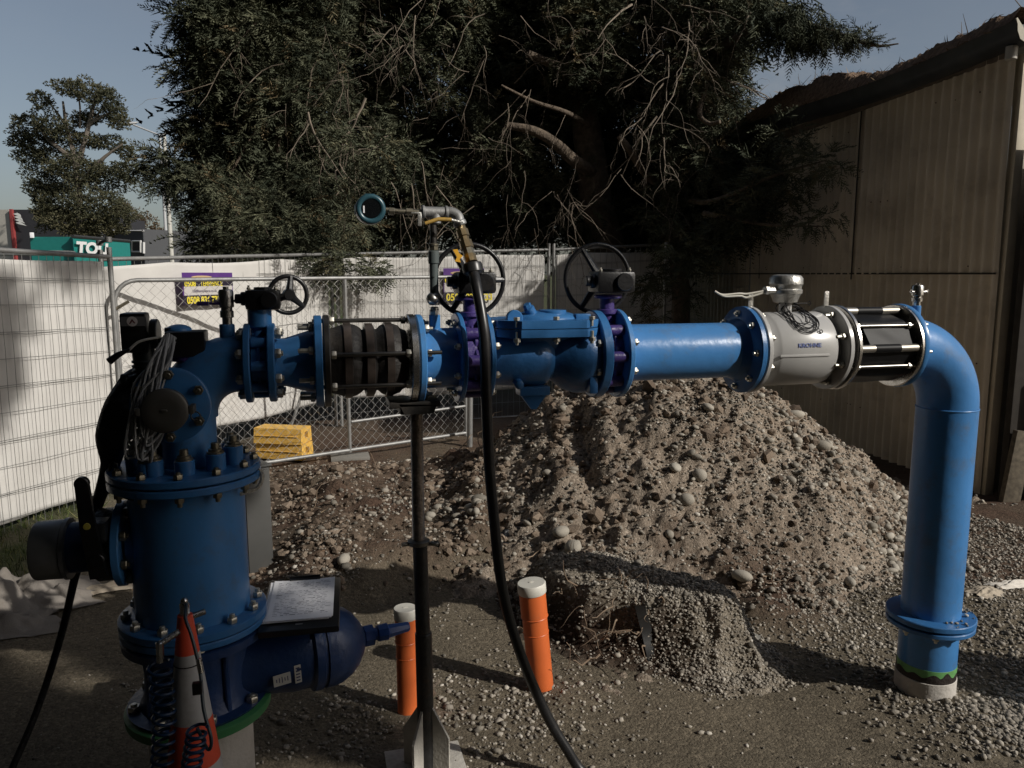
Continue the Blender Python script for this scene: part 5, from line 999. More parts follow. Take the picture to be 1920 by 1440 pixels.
# front wall beyond the corner
fd = Vector((sd.y, -sd.x, 0)); b = MB(); b.box(C1+fd*.045+Vector((0, 0, 1.53)), (.07, .07, 3.3), rot=Matrix.Rotation(math.atan2(fd.y, fd.x), 3, 'Z').to_quaternion(), b=.004); b.build('corner_flashing', M('pale_flashing', (.50, .44, .33), .6, var=.1, dirt=.3), SHD)
b = MB(); b.box(C1+fd*.83-sd*.16+Vector((0, 0, 1.25)), (1.6, .06, 2.75), rot=Matrix.Rotation(math.atan2(fd.y, fd.x), 3, 'Z').to_quaternion(), b=.006); b.build('shade_panel', M('shade_dark', (.030, .025, .020), .85, var=.3, vs=12), SHD)  # near-black panel stands in for the shadow on the front wall
b = MB(); rotq = Matrix.Rotation(math.atan2(fd.y, fd.x), 3, 'Z').to_quaternion(); b.box(C1+fd*2.6+sd*.10+Vector((0, 0, 1.45)), (5.0, .05, 3.1), rot=rotq); b.build('front_wall', M('pale_front_sheet', (.42, .38, .31), .7, var=.2, vs=5, dirt=.3), SHD)
b = MB(); b.box(C1+fd*2.2-sd*.10+sn*0+Vector((0, 0, EV+.09)), (4.4, .13, .15), rot=rotq); b.build('front_gutter', M('pale_gutter', (.40, .36, .29), .6), SHD)
b = MB(); q = onZ(1885, 945, 0); b.box((q.x+.09, q.y+.02, .25), (.13, .05, .56), rot=Matrix.Rotation(R(8), 3, 'Y').to_quaternion() @ Matrix.Rotation(R(-12), 3, 'Z').to_quaternion()); T(b.build('wooden_board', M('old_board', (.12, .10, .072), .85, var=.35, vs=30, dirt=.4, ds=12)), 'short weathered board leaning at the shed corner', 'board')
b = MB(); b.box((q.x+.30, q.y-.02, .45), (.07, .07, 1.0)); T(b.build('pale_post', M('pale_post_paint', (.5, .46, .38), .6)), 'pale post at the right edge beside the weathered board', 'post')
# ================================================================== FOLIAGE
def spray(nl, L, w, droop, rs):
    r = np.random.default_rng(rs); T_ = []
    t = np.linspace(.08, 1, nl); ax = np.stack([t*L, 0*t, -droop*L*t**2], 1)
    for i in range(nl):
        for s in (-1, 1):
            ll = L*(.42*(1-t[i])+.12)*r.uniform(.7, 1.2); d = np.array([.75, s*r.uniform(.5, 1.0), r.uniform(-.35, .3)]); d /= np.linalg.norm(d)
            q = ax[i]; e = q+d*ll; pr = np.cross(d, r.normal(0, 1, 3)); pr /= np.linalg.norm(pr); T_.append([q-pr*w*.5, q+pr*w*.5, e])
            for f in (.35, .65):
                q2 = q+d*ll*f; d2 = d+np.array([0, r.uniform(-1, 1), r.uniform(-.6, .6)])*.9; d2 /= np.linalg.norm(d2); e2 = q2+d2*ll*.45; pr = np.cross(d2, r.normal(0, 1, 3)); pr /= np.linalg.norm(pr); T_.append([q2-pr*w*.4, q2+pr*w*.4, e2])
    return np.array(T_)
def foliage(name, P, D, S, protos, mat, parent, rv=None):
    """P positions, D directions, S scales"""
    Vs = []; As = []; n = len(P); pi = rng.integers(0, len(protos), n); X = D/np.linalg.norm(D, axis=1, keepdims=True); up = np.tile([0, 0, 1.], (n, 1))+rng.normal(0, .35, (n, 3))
    Yv = np.cross(up, X); Yv /= np.linalg.norm(Yv, axis=1, keepdims=True); Zv = np.cross(X, Yv); M3 = np.stack([X, Yv, Zv], 2)*S[:, None, None]; rv = rng.random(n) if rv is None else rv
    for k, pr in enumerate(protos):
        id_ = np.where(pi == k)[0]
        if not len(id_): continue
        V = np.einsum('nij,tvj->ntvi', M3[id_], pr)+P[id_][:, None, None, :]; Vs.append(V.reshape(-1, 3)); As.append(np.repeat(rv[id_], pr.shape[0]*3))
    V = np.concatenate(Vs); A = np.concatenate(As); me = np_mesh(name, V, np.arange(len(V)).reshape(-1, 3), False, {'rnd': A}); return link(name, me, parent, None if parent is None else WL[parent.name], mat) if parent is None else _lk(name, me, parent, mat)
def _lk(name, me, parent, mat):
    me.transform(Matrix.Translation(-WL[parent.name])); return link(name, me, parent, WL[parent.name], mat)
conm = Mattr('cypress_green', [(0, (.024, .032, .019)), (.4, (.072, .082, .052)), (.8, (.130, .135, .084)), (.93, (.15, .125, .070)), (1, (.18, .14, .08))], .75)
CT = thing('cypress_tree', tuple(atF(1120, 470, 9.9).xy.to_3d()), 'huge dark cypress tree hanging over the back fence and the shed', 'tree')
protos = [spray(8, .27, .017, d_, i) for i, d_ in enumerate((.05, .25, .5, .15, .35))]
OUT = [(300, -900), (330, -200), (322, -20), (350, 10), (305, 22), (330, 62), (360, 95), (270, 118), (300, 140), (338, 160), (352, 200), (300, 190), (330, 235), (335, 262), (262, 275), (250, 310), (265, 360), (330, 385), (345, 420), (330, 462), (420, 492), (560, 500), (700, 500), (820, 480), (1000, 475), (1180, 470), (1290, 480), (1420, 430), (1470, 360), (1500, 300), (1455, 215), (1410, 205), (1400, 150), (1425, 110), (1415, 60), (1480, 20), (1500, -200), (1520, -900)]
OA = [(a, b_) for a, b_ in OUT]
def insd(X, Y): return poly_sd(X, Y, OA)
cl = []
n = 0
while len(cl) < 1000:
    px = rng.uniform(240, 1520); py = rng.uniform(-800, 505)
    sd_ = float(insd(np.array([px]), np.array([py]))[0])
    if sd_ < 18: continue
    if py < -150 and rng.random() < .6: continue
    cen = 620 < px < 1250 and py < 470
    if cen and rng.random() < .35: continue
    Fd = 8.75+abs(rng.normal(0, .7))+(.9 if cen else 0)+ (0.5 if rng.random() < .4 else 0)
    if px < 600: Fd = 8.9+abs(rng.normal(0, .9))
    cl.append((px, py, Fd, rng.uniform(.22, .42)*(1 if sd_ > 45 else .6)))
for (px, py, F_, r_) in [(520, 487, 8.2, .28), (600, 480, 8.15, .3), (655, 492, 8.1, .28), (700, 500, 8.15, .22), (560, 470, 8.2, .3), (430, 470, 8.1, .28), (470, 484, 8.05, .24), (380, 462, 8.0, .28), (640, 520, 8.15, .18), (1240, 520, 8.2, .2), (1275, 500, 8.1, .25), (1290, 560, 8.2, .16), (1215, 545, 8.2, .18), (1230, 590, 8.3, .14), (1300, 470, 8.0, .3),
                         (1550, 290, 6.9, .12), (1565, 330, 6.8, .10), (1530, 420, 6.9, .12), (1555, 405, 6.8, .09), (1520, 300, 7.1, .13), (1500, 340, 7.3, .16), (1500, 410, 7.2, .12), (1570, 310, 6.7, .07), (1490, 270, 7.4, .14), (1450, 320, 7.6, .3), (1430, 380, 7.8, .3), (1470, 250, 7.7, .2), (1400, 420, 8, .3), (1350, 440, 8.2, .3)]:
    cl.append((px, py, F_, r_))
for k_ in range(14):
    cl.append((rng.uniform(1040, 1150), rng.uniform(-60, 150), rng.uniform(9.1, 9.5), rng.uniform(.22, .36)))
for k_ in range(4):
    cl.append((rng.uniform(640, 740), rng.uniform(270, 420), rng.uniform(7.1, 8.0), rng.uniform(.16, .30)))
for k_ in range(10):
    cl.append((rng.uniform(380, 560), rng.uniform(330, 430), rng.uniform(7.4, 8.0), rng.uniform(.14, .24)))
Pc = []; Dc = []; Sc = []; Rv = []
for (px, py, F_, r_) in cl:
    c = atF(px, py, F_); m = int(46*(r_/.32)**1.6)+6; a = rng.normal(0, 1, (m, 3)); a /= np.linalg.norm(a, axis=1, keepdims=True); rr = r_*rng.uniform(.15, .85, m)
    Pc.append(np.array(c)[None]+a*rr[:, None]*np.array([1.25, 1, .8])); d = a+np.array([-.15, -.25, -.35])+rng.normal(0, .3, (m, 3)); Dc.append(d); Sc.append(rng.uniform(.6, 1.1, m)*min(1.15, .5+r_*1.6)); Rv.append(np.clip(rng.normal(.5, .12)+rng.normal(0, .2, m), 0, 1))
# drooping branch tip over the shed
for t in np.linspace(0, 1, 26):
    px = 1440+t*215; py = 20+t*70+10*math.sin(t*5); F_ = 8.5-.6*t; c = atF(px, py, F_); m = int(26*(1-t)+5); P_ = np.array(c)[None]+rng.normal(0, 1, (m, 3))*np.array([.16, .12, .10])*(1.15-t)
    Pc.append(P_); d = rng.normal(0, .35, (m, 3))+np.array([.25, 0, -.9 if t < .8 else .1]); Dc.append(d); Sc.append(rng.uniform(.5, 1.0, m)*(1.25-t*.75)); Rv.append(rng.uniform(0, .6, m))
foliage('foliage', np.concatenate(Pc), np.concatenate(Dc), np.concatenate(Sc), protos, conm, CT, np.concatenate(Rv))
# deep inner foliage
big = [spray(7, .8, .05, d_, 40+i) for i, d_ in enumerate((.1, .3, .5))]
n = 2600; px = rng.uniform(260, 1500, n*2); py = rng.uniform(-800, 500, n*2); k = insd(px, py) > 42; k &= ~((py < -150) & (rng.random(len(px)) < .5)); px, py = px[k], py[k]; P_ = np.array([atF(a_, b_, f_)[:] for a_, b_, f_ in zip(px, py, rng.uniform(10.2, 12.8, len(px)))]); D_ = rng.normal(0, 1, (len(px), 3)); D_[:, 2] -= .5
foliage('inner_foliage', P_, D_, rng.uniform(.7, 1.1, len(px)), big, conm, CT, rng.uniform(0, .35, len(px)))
def limb(pts, r0, r1, n=8, F_=None): 
    s = spline([atF(*p) for p in pts], n); return s, [r0+(r1-r0)*i/(len(s)-1) for i in range(len(s))]
b = MB(); s, r = limb([(1150, 560, 9.7), (1140, 470, 9.7), (1118, 380, 9.7), (1108, 300, 9.7), (1095, 200, 9.8), (1085, 60, 9.9), (1090, -300, 10), (1090, -800, 10.2)], .24, .12); s[0].z = -.1; b.tube(s, r, 14)
tr = b.build('trunk', barkm, CT, 'thick bark trunk catching some sun')
b = MB(); s, r = limb([(1275, 560, 9.4), (1262, 470, 9.4), (1262, 380, 9.4), (1272, 300, 9.5), (1290, 180, 9.6), (1285, 60, 9.7), (1300, -300, 9.8)], .14, .07); s[0].z = -.1; b.tube(s, r, 12); b.build('trunk', barkm, CT)
for L_, r0, r1 in (([(1112, 325, 9.6), (1075, 300, 9.2), (1040, 268, 9.0), (1000, 245, 8.9), (950, 235, 8.9)], .085, .04), ([(1098, 160, 9.6), (1060, 130, 9.3), (1030, 118, 9.2), (990, 100, 9.1)], .07, .04), ([(1105, 235, 9.5), (1060, 210, 9.1), (1000, 190, 8.9), (940, 160, 8.8)], .035, .012),
                   ([(1255, 350, 9.3), (1215, 330, 9.1), (1180, 280, 9.0), (1160, 255, 9.0)], .06, .035), ([(1300, 120, 9.2), (1350, 90, 8.8), (1420, 50, 8.6), (1480, 40, 8.4), (1560, 60, 8.2), (1640, 85, 8.0), (1685, 82, 7.9)], .06, .006), ([(1330, 135, 8.9), (1318, 180, 8.7), (1312, 215, 8.6), (1330, 232, 8.5), (1350, 228, 8.4)], .035, .02),
                   ([(560, 330, 9.3), (520, 280, 9.0), (540, 200, 9.0), (560, 150, 9.0)], .05, .02), ([(1250, 350, 9.3), (1320, 380, 8.5), (1450, 330, 7.6), (1550, 300, 6.9)], .04, .005), ([(1320, 400, 8.4), (1430, 420, 7.6), (1545, 425, 6.8)], .03, .004), ([(500, 230, 9.0), (470, 260, 8.9), (430, 330, 8.8)], .035, .01)):
    s, r = limb(L_, r0, r1, 6); MB().tube(s, r, 10).build('limb', barkm, CT)
# bare twigs
rt = np.random.default_rng(77); b = MB()
def twig(px, py, F_, L, r0, d, depth=0, curl=.35):
    p = Vector(atF(px, py, F_)) if depth == 0 else Vector((px, py, F_)); pts = [p.copy()]; n = 7; d = Vector(d).normalized(); st = L/n
    for i in range(n):
        d = (d+Vector(rt.normal(0, curl, 3))+Vector((0, 0, -.10))).normalized(); p = p+d*st; pts.append(p.copy())
        if depth < 2 and rt.random() < .38: twig(p.x, p.y, p.z, L*rt.uniform(.35, .6), r0*.55, d+Vector(rt.normal(0, .7, 3)), depth+1, curl)
    b.tube(pts, [r0*(1-.75*i/n) for i in range(n+1)], 3 if r0 < .008 else 5, caps=False)
for k in range(125):
    u = rt.random()
    if u < .50: px, py, F_ = rt.uniform(640, 1080), rt.uniform(-40, 440), rt.uniform(8.5, 9.3)
    elif u < .85: px, py, F_ = rt.uniform(1160, 1410), rt.uniform(-40, 330), rt.uniform(8.3, 9.0)
    else: px, py, F_ = rt.uniform(440, 700), rt.uniform(40, 420), rt.uniform(8.5, 9.0)
    twig(px, py, F_, rt.uniform(.4, 1.15), rt.choice([.004, .006, .008, .013], p=[.4, .33, .2, .07]), (rt.normal(-.1, .5), rt.normal(-.2, .3), rt.normal(-.7, .5)), curl=.19)
b.build('bare_twigs', twigm, CT)
# ------------- eucalyptus and distant trees
leafl = [np.array([[[0, -.05, 0], [0, .05, 0], [.20, 0, .02]], [[.05, 0, 0], [.1, .02, .09], [.2, .1, .02]], [[0, 0, 0], [.05, -.12, -.03], [.1, -.05, .05]]])*1.0, np.array([[[0, 0, -.05], [0, 0, .05], [.18, .05, 0]], [[.05, 0, 0], [.02, .13, .02], [.1, .1, -.05]], [[0, 0, 0], [.12, -.1, .02], [.16, -.02, .08]]])]
eucm = Mattr('gum_leaf', [(0, (.034, .038, .022)), (.5, (.066, .068, .038)), (1, (.11, .10, .055))], .7)
def clumps(name, root, label, cat, blobs, F_, trunk, leafs=1.0, mat=eucm, dens=420, tw=M('gum_bark', (.17, .145, .12), .9), group='trees beyond the fence'):
    o = thing(name, root, label, cat, group); P_ = []; D_ = []; R_ = []
    for (px, py, rx, ry) in blobs:
        c = np.array(atF(px, py, F_+rng.uniform(-1, 1))); k = F_/FPX; m = int(dens*(rx*ry)/420)+40; a = rng.normal(0, 1, (m, 3)); a /= np.linalg.norm(a, axis=1, keepdims=True); rr = rng.uniform(.2, 1, m)**.5; lump = 1+.38*np.sin(a[:, 0]*5+px)*np.cos(a[:, 2]*4+py)
        P_.append(c+a*(rr*lump)[:, None]*np.array([rx*k, rx*k*.8, ry*k])); D_.append(a+rng.normal(0, .6, (m, 3))); R_.append(np.clip(rng.normal(.5, .15)+rng.normal(0, .25, m), 0, 1))
    P_ = np.concatenate(P_); foliage('crown', P_, np.concatenate(D_), np.full(len(P_), .62*leafs*F_/38)*rng.uniform(.7, 1.3, len(P_)), leafl, mat, o, np.concatenate(R_))
    b = MB()
    for pts, r0, r1 in trunk:
        s = spline([atF(p[0], p[1], F_) for p in pts], 5); b.tube(s, [r0+(r1-r0)*i/(len(s)-1) for i in range(len(s))], 7)
    if trunk: b.build('trunk', tw, o)
    return o
EB = [(128, 165, 32, 14), (165, 172, 40, 20), (200, 190, 28, 22), (78, 190, 20, 16), (215, 215, 20, 20), (150, 225, 20, 14), (172, 222, 22, 12), (225, 228, 18, 14), (50, 235, 30, 22), (95, 235, 32, 20), (40, 262, 22, 16), (120, 255, 34, 18), (75, 270, 40, 18), (160, 262, 30, 14), (200, 268, 34, 14), (235, 285, 18, 14), (55, 295, 30, 20), (105, 300, 40, 22), (150, 320, 50, 30), (205, 335, 50, 26), (90, 340, 44, 26), (235, 320, 28, 20), (78, 366, 26, 24), (120, 375, 50, 30), (185, 385, 55, 30), (112, 412, 46, 26), (150, 420, 60, 26), (220, 405, 34, 26), (190, 430, 50, 20), (92, 398, 26, 18)]
clumps('gum_tree', tuple(atF(150, 500, 40).xy.to_3d()), 'tall umbrella crowned gum tree at the far left beyond the fence', 'tree', EB, 40, [([(150, 560), (150, 400), (140, 300), (125, 240), (118, 190)], .22, .05), ([(142, 320), (160, 260), (175, 200), (180, 175)], .16, .05), ([(146, 350), (190, 300), (230, 270)], .14, .04), ([(140, 300), (90, 260), (70, 230)], .14, .04), ([(170, 230), (200, 215), (220, 200)], .07, .03), ([(130, 250), (110, 215), (90, 190)], .07, .03), ([(150, 240), (150, 200), (145, 170)], .06, .03), ([(165, 240), (190, 205), (200, 185)], .06, .03)], dens=430)
clumps('brown_tree', tuple(atF(270, 500, 70).xy.to_3d()), 'low rust brown tree beyond the grey building', 'tree', [(250, 415, 26, 22), (275, 420, 22, 20), (235, 400, 22, 22), (298, 436, 12, 10), (285, 442, 30, 8)], 70, [([(255, 500), (255, 420)], .4, .1)], mat=Mattr('rusty_leaf', [(0, (.06, .045, .03)), (1, (.12, .085, .05))], .8), dens=200)
clumps('hedge_tree', tuple(atF(320, 500, 60).xy.to_3d()), 'dim green trees low behind the street lamp', 'tree', [(330, 452, 30, 14), (360, 440, 30, 24), (420, 440, 50, 30), (500, 440, 50, 34)], 62, [([(360, 520), (360, 440)], .3, .1)], dens=160)
# ------------- unseen trees and hedges added to shade the left half and block sky
def light_block_tree(name, base, blobs, label, lf=1.2, seed=0, top=8):
    o = thing(name, (base[0], base[1], 0), label, 'tree'); r = np.random.default_rng(seed); PP = []; b = MB(); b.tube([(base[0], base[1], -.1), (base[0]+.1, base[1], top*.5), (base[0], base[1], top)], [.28, .2, .08], 10)
    for (X, Yv, z, rx, rz, nleaf) in blobs:
        a = r.normal(0, 1, (nleaf, 3)); a /= np.linalg.norm(a, axis=1, keepdims=True); rr = r.uniform(0, 1, nleaf)**.45
        PP.append(np.array([X, Yv, z])+a*rr[:, None]*np.array([rx, rx, rz])*(1+.12*np.sin(a[:, 0]*7)*np.cos(a[:, 2]*6))[:, None])
        b.tube(spline([(base[0], base[1], top*.75), ((base[0]+X)/2, (base[1]+Yv)/2, max(z, top*.8)), (X, Yv, z)], 5), .02, 6)
    P_ = np.concatenate(PP); foliage('crown', P_, r.normal(0, 1, (len(P_), 3)), np.full(len(P_), lf), leafl, eucm, o); b.build('trunk', barkm, o); return o
def hedge(name, c, ux_, hl, hw_, hz, label, nleaf, lf, seed, cat='hedge', inset=.30):
    ux_ = Vector((ux_[0], ux_[1], 0)).normalized(); uy_ = Vector((-ux_.y, ux_.x, 0)); o = thing(name, (c[0], c[1], 0), label, cat); r = np.random.default_rng(seed)
    q = Matrix.Rotation(math.atan2(ux_.y, ux_.x), 3, 'Z').to_quaternion(); b = MB(); b.box((c[0]-ux_.x*.25, c[1]-ux_.y*.25, hz/2-.2), (2*(hl-inset-.25), 2*(hw_-inset), hz-inset+.2), rot=q, b=.2); b.build('inner_mass', M('hedge_core', (.012, .016, .008), .9, bump=1, bs=4), o)
    f = r.uniform(-1, 1, (nleaf, 3)); k = r.integers(0, 3, nleaf); sg = np.where(r.random(nleaf) < .5, -1, 1)
    for a in range(3): f[k == a, a] = sg[k == a]
    L_ = np.array([hl, hw_, hz/2]); P_ = f*L_-np.sign(f)*(np.abs(f) == 1)*np.abs(r.normal(0, .16, (nleaf, 3))); P_ *= 1+.02*np.sin(P_[:, [1, 2, 0]]*2.3)
    W_ = np.array(c[:2]+(0,))[None]+P_[:, :1]*np.array(ux_)+P_[:, 1:2]*np.array(uy_)+(P_[:, 2:]+hz/2)*np.array([0, 0, 1.]); foliage('leaves', W_, r.normal(0, 1, (nleaf, 3)), np.full(nleaf, lf), leafl, eucm, o); return o
def US(u, s_): return (u*.669+s_*.743, u*.743-s_*.669)
hedge('light_block_hedge', US(-5.56, 8.5), (.669, .743), 7.0, 1.2, 15, 'unseen tall hedge added behind the camera on its right to shade the left half and block sky', 14000, 1.9, 1)  # hedges added out of view to hold off sun and sky light
hedge('light_block_hedge', (-9.5, 1.0), (0, 1), 12, 1.5, 13, 'unseen tall hedge added far off to the left to block sky light', 9000, 2.2, 2)
hedge('light_block_hedge', (-4, -12), (1, 0), 9, 1.5, 13, 'unseen tall hedge added straight behind the camera to block sky light', 6000, 2.4, 4)
def UW(u, w_, s_=8.0): return (*US(u, s_), w_+s_*.625)
light_block_tree('light_block_tree', US(-.6, 7.2), [(*UW(2.55, 4.45), .42, .5, 420), (*UW(2.62, 2.72), .36, .30, 460), (*UW(2.06, 1.80), .07, .16, 110), (*UW(1.98, 1.28), .12, .22, 200), (*UW(3.4, 5.2), .25, .3, 120)], 'unseen leafy tree added behind the camera, its clumps shading chosen spots and dappling the left banner', 1.2, 1, 9)  # leaf clumps placed out of view to shade chosen spots
light_block_tree('light_block_tree', (-3.2, -3.2), [(-2.6, -1.6, 7.0, 3.4, 1.4, 7000), (-4.2, 3.4, 7.6, 2.6, 1.3, 4500), (-1.2, 2.2, 9.2, 3.4, .9, 5500), (-2.5, 5.0, 9.4, 2.6, .9, 3500)], 'unseen wide canopy added over and behind the camera to cut sky light', 1.9, 2, 7)  # overhead canopy added out of view to dim the sky fill
b = MB(); KX, KY = 4.25, .95; OC = thing('shadow_box', (KX, KY, 0), 'unseen tall grey box added right of the riser to cast a shadow band', 'cabinet'); kq = Matrix.Rotation(R(42), 3, 'Z').to_quaternion()  # box added out of view to throw the ground shadow by the riser
b.box((KX, KY, .72), (.36, .30, 1.44), rot=kq, b=.01); b.build('cabinet_body', boxm, OC); b = MB(); b.box(Vector((KX, KY, .75))+kq @ Vector((-.186, 0, 0)), (.012, .26, 1.2), rot=kq, b=.003); b.build('cabinet_door', boxm, OC)
# ------------- street lamps
LP = atF(313, 470, 48); o = thing('street_lamp', (LP.x, LP.y, 0), 'tall double armed street lamp behind the cypress', 'street lamp'); zl = atF(311, 252, 48).z
b = MB(); b.tube([(LP.x, LP.y, -.1), (LP.x, LP.y, zl)], [.11, .07], 10); b.build('pole', M('lamp_grey', (.45, .46, .47), .5), o)
b = MB(); 
for px, py in ((250, 234), (372, 234)):
    e = atF(px, py, 48); b.tube([(LP.x, LP.y, zl-.05), e], .05, 8)
b.build('arm', MATS['lamp_grey'], o)
for px, py, s in ((243, 232, -1), (380, 231, 1)):
    e = atF(px, py, 48); b = MB(); b.ball(e, (.5, .16, .09), rot=Matrix.Rotation(R(12*s), 3, 'Y').to_quaternion()); b.build('lamp_head', MATS['lamp_grey'], o)
LP = atF(321, 470, 44); b = MB(); b.tube([(LP.x, LP.y, -.1), (LP.x, LP.y, atF(321, 250, 44).z)], [.14, .10], 10); T(b.build('second_pole', M('pole_cream', (.5, .49, .45), .5)), 'plain pole standing just right of the street lamp pole', 'pole')
q = atF(186, 420, 42); b = MB(); b.cyl((q.x, q.y, -.1), (q.x, q.y, atF(186, 404, 42).z), .13); T(b.build('white_pole', M('bright_white', (.7, .7, .68), .6)), 'short bright white pole in front of the gum tree', 'pole')
# ------------- far buildings
def quadbox(F0, pxa, pya, pxb, depth, z0=0, skew=0):   # front rectangle from pixels, top at pya
    a = atF(pxa, pya, F0); c = atF(pxb, pya, F0+skew); H = a.z; d = Vector((c.x-a.x, c.y-a.y, 0)); n_ = Vector((-d.y, d.x, 0)).normalized()*depth
    return MB().prism([(a.x, a.y, -.1), (c.x, c.y, -.1), (c.x, c.y, H), (a.x, a.y, H)], n_), a, c, d.normalized()
BA = thing('warehouse', tuple(atF(20, 500, 46).xy.to_3d()), 'pale warehouse with a red edge strip and a black wall carrying a white claw emblem', 'building')
b, a_, c_, d_ = quadbox(46, -150, 393, 16, 10); b.build('pale_wall', M('warehouse_beige', (.42, .40, .36), .7), BA, smooth=False)
b, a_, c_, d_ = quadbox(45.8, 16.8, 392, 21.5, .2); b.build('red_strip', M('dull_red', (.30, .05, .05), .6), BA, smooth=False)
b, a_, c_, d_ = quadbox(46, 22.5, 393, 120, 10); b.build('black_wall', M('wall_black', (.03, .03, .035), .6), BA, smooth=False)
b = MB()
for k in range(4):
    x0, y0 = 25+k*1.5, 401+k*5.5; pts = [(x0, y0), (x0+8, y0-2.0), (x0+14, y0+2), (x0+15+k*2, y0+9-k), (x0+11, y0+4), (x0+5, y0+2.5)]
    b.prism([atF(p[0], p[1], 45.75) for p in pts], (0, -.03, 0))
b.build('claw_emblem', M('emblem_white', (.7, .7, .68), .6), BA, smooth=False)
BB = thing('grey_building', tuple(atF(260, 500, 50).xy.to_3d()), 'low dark grey office building with white framed windows', 'building'); gw = M('dark_cladding', (.055, .058, .065), .6)
b, a_, c_, d_ = quadbox(48, 205, 433, 267, 12, skew=-2); b.build('wall', gw, BB, smooth=False)
b = MB(); A0 = atF(267.5, 433.5, 45.8); B0 = atF(330, 450, 62); b.prism([(A0.x, A0.y, -.1), (B0.x, B0.y, -.1), (B0.x, B0.y, A0.z), (A0.x, A0.y, A0.z)], (-.2, 1.5, 0)); b.build('side_wall', gw, BB, smooth=False)
b = MB(); p_ = [atF(205, 432.5, 47.9), atF(267, 432.5, 45.7), atF(330, 447, 61.5)]; b.tube(p_, .06, 6); b.build('roof_edge', M('edge_white', (.6, .6, .6), .5), BB)
wq = [atF(248, 452, 46.2), atF(264, 452, 45.6), atF(264, 472, 45.6), atF(248, 472, 46.2)]; b = MB(); b.tube(wq+[wq[0]], .06, 6); b.build('window_frame', MATS['edge_white'], BB); b = MB(); b.prism(wq, (0, .05, 0)); b.build('window', glassd, BB, smooth=False)
b = MB()
for k in range(16):
    t = k/15; x_ = 269+t*55; F_ = 45.6+15.5*t*.95; b.tube([atF(x_, 454+t*6, F_), atF(x_, 475-t*3, F_)], .09, 4)
b.build('window_bars', MATS['edge_white'], BB)
TR = thing('box_truck', tuple(atF(150, 500, 30).xy.to_3d()), 'teal covered truck body with white lettering behind the fence', 'truck'); tm = M('truck_teal', (.015, .19, .17), .5, var=.06)
b, a_, c_, d_ = quadbox(30, 56, 444, 136, 2.4); b.build('front_box', tm, TR, smooth=False)
A0 = atF(136.5, 443, 29.7); B0 = atF(243, 453, 34); b = MB(); b.prism([(A0.x, A0.y, .9), (B0.x, B0.y, .9), (B0.x, B0.y, A0.z), (A0.x, A0.y, A0.z)], (-1, 2.2, 0)); b.build('side_box', tm, TR, smooth=False)
b = MB(); b.tube([A0, (B0.x, B0.y, A0.z)], .07, 6); b.build('top_rail', M('rail_dark', (.03, .03, .03), .6), TR)
b = MB(); q = atF(60, 441, 29.9); b.box(q, (.12, .1, .2)); b.build('marker_lamp', paperm, TR)
b = MB(); b.box((A0.x-1.5, A0.y+.8, .5), (3.4, 2.0, .9)); b.build('chassis', black, TR)
text('lettering', 'TOLL', .60, atF(143, 474, 29.6)-Vector((0, 0, 0)), Vector((B0.x-A0.x, B0.y-A0.y, 0)), (0, 0, 1), M('lettering_white', (.7, .7, .7), .5), TR, bold=.03, sx=1.75, shear=.15)
b = MB(); b.box(atF(66, 470, 20)-Vector((0, 0, .06)), (1.7, .6, .12)); T(b.build('grey_bin_lid', galv), 'flat grey cover just above the left fence rail', 'cover')
# ================================================================== GROUND DRESSING
grm = Mattr('grass_blade', [(0, (.035, .055, .012)), (.6, (.075, .10, .03)), (1, (.17, .16, .07))], .8)
n = 26000; X = rng.uniform(-5, -1.0, n); Y = rng.uniform(4.2, 9, n); g = np.maximum(ss(-1.35, -1.75, X+.15*fbm(X, Y, 3, 3, 63))*ss(4.3, 4.7, Y+.25*(X+1.5)), 0); k = rng.random(n) < g*np.clip(.7+fbm(X, Y, 3, 3, 140), 0, 1); X, Y = X[k], Y[k]
P_ = np.stack([X, Y, floor_h(X, Y)], 1); D_ = rng.normal(0, .5, (len(X), 3)); D_[:, 2] = 1
T(link('grass', blades('grass', P_, D_, rng.uniform(.03, .10, len(X)), rng.uniform(.004, .008, len(X)), grm), mat=grm), 'rough green grass under the left fence', 'grass', kind='stuff')
n = 15000; X = rng.uniform(-1.0, 4.6, n); Y = rng.uniform(2.8, 7.8, n)
dn = ss(3.9, 4.3, Y+.3*fbm(X, Y, 2, 3, 60))*(.25+.75*ss(0, .4, fbm(X, Y, 1.4, 3, 150)))*ss(.25, 0, heap_h(X, Y)); dn = np.maximum(dn, ss(5.5, 6.3, Y)*.9*ss(.25, 0, heap_h(X, Y))); lg = poly_sd(X, Y, LEDGE); dn = np.maximum(dn, (lg > -.1)*(lg < .07)*(X < 1.55)*.9); dn = np.maximum(dn, ((X-2.25)**2+(Y-3.0)**2 < .18)*.6)
k = rng.random(n) < dn; X, Y = X[k], Y[k]; P_ = np.stack([X, Y, all_h(X, Y)+.003], 1); D_ = rng.normal(0, 1, (len(X), 3)); D_[:, 2] *= .25
T(link('litter', blades('litter', P_, D_, rng.uniform(.012, .05, len(X)), rng.uniform(.0015, .005, len(X)), litm), mat=litm), 'brown needle litter and root fibres on the disturbed dirt', 'litter', kind='stuff')
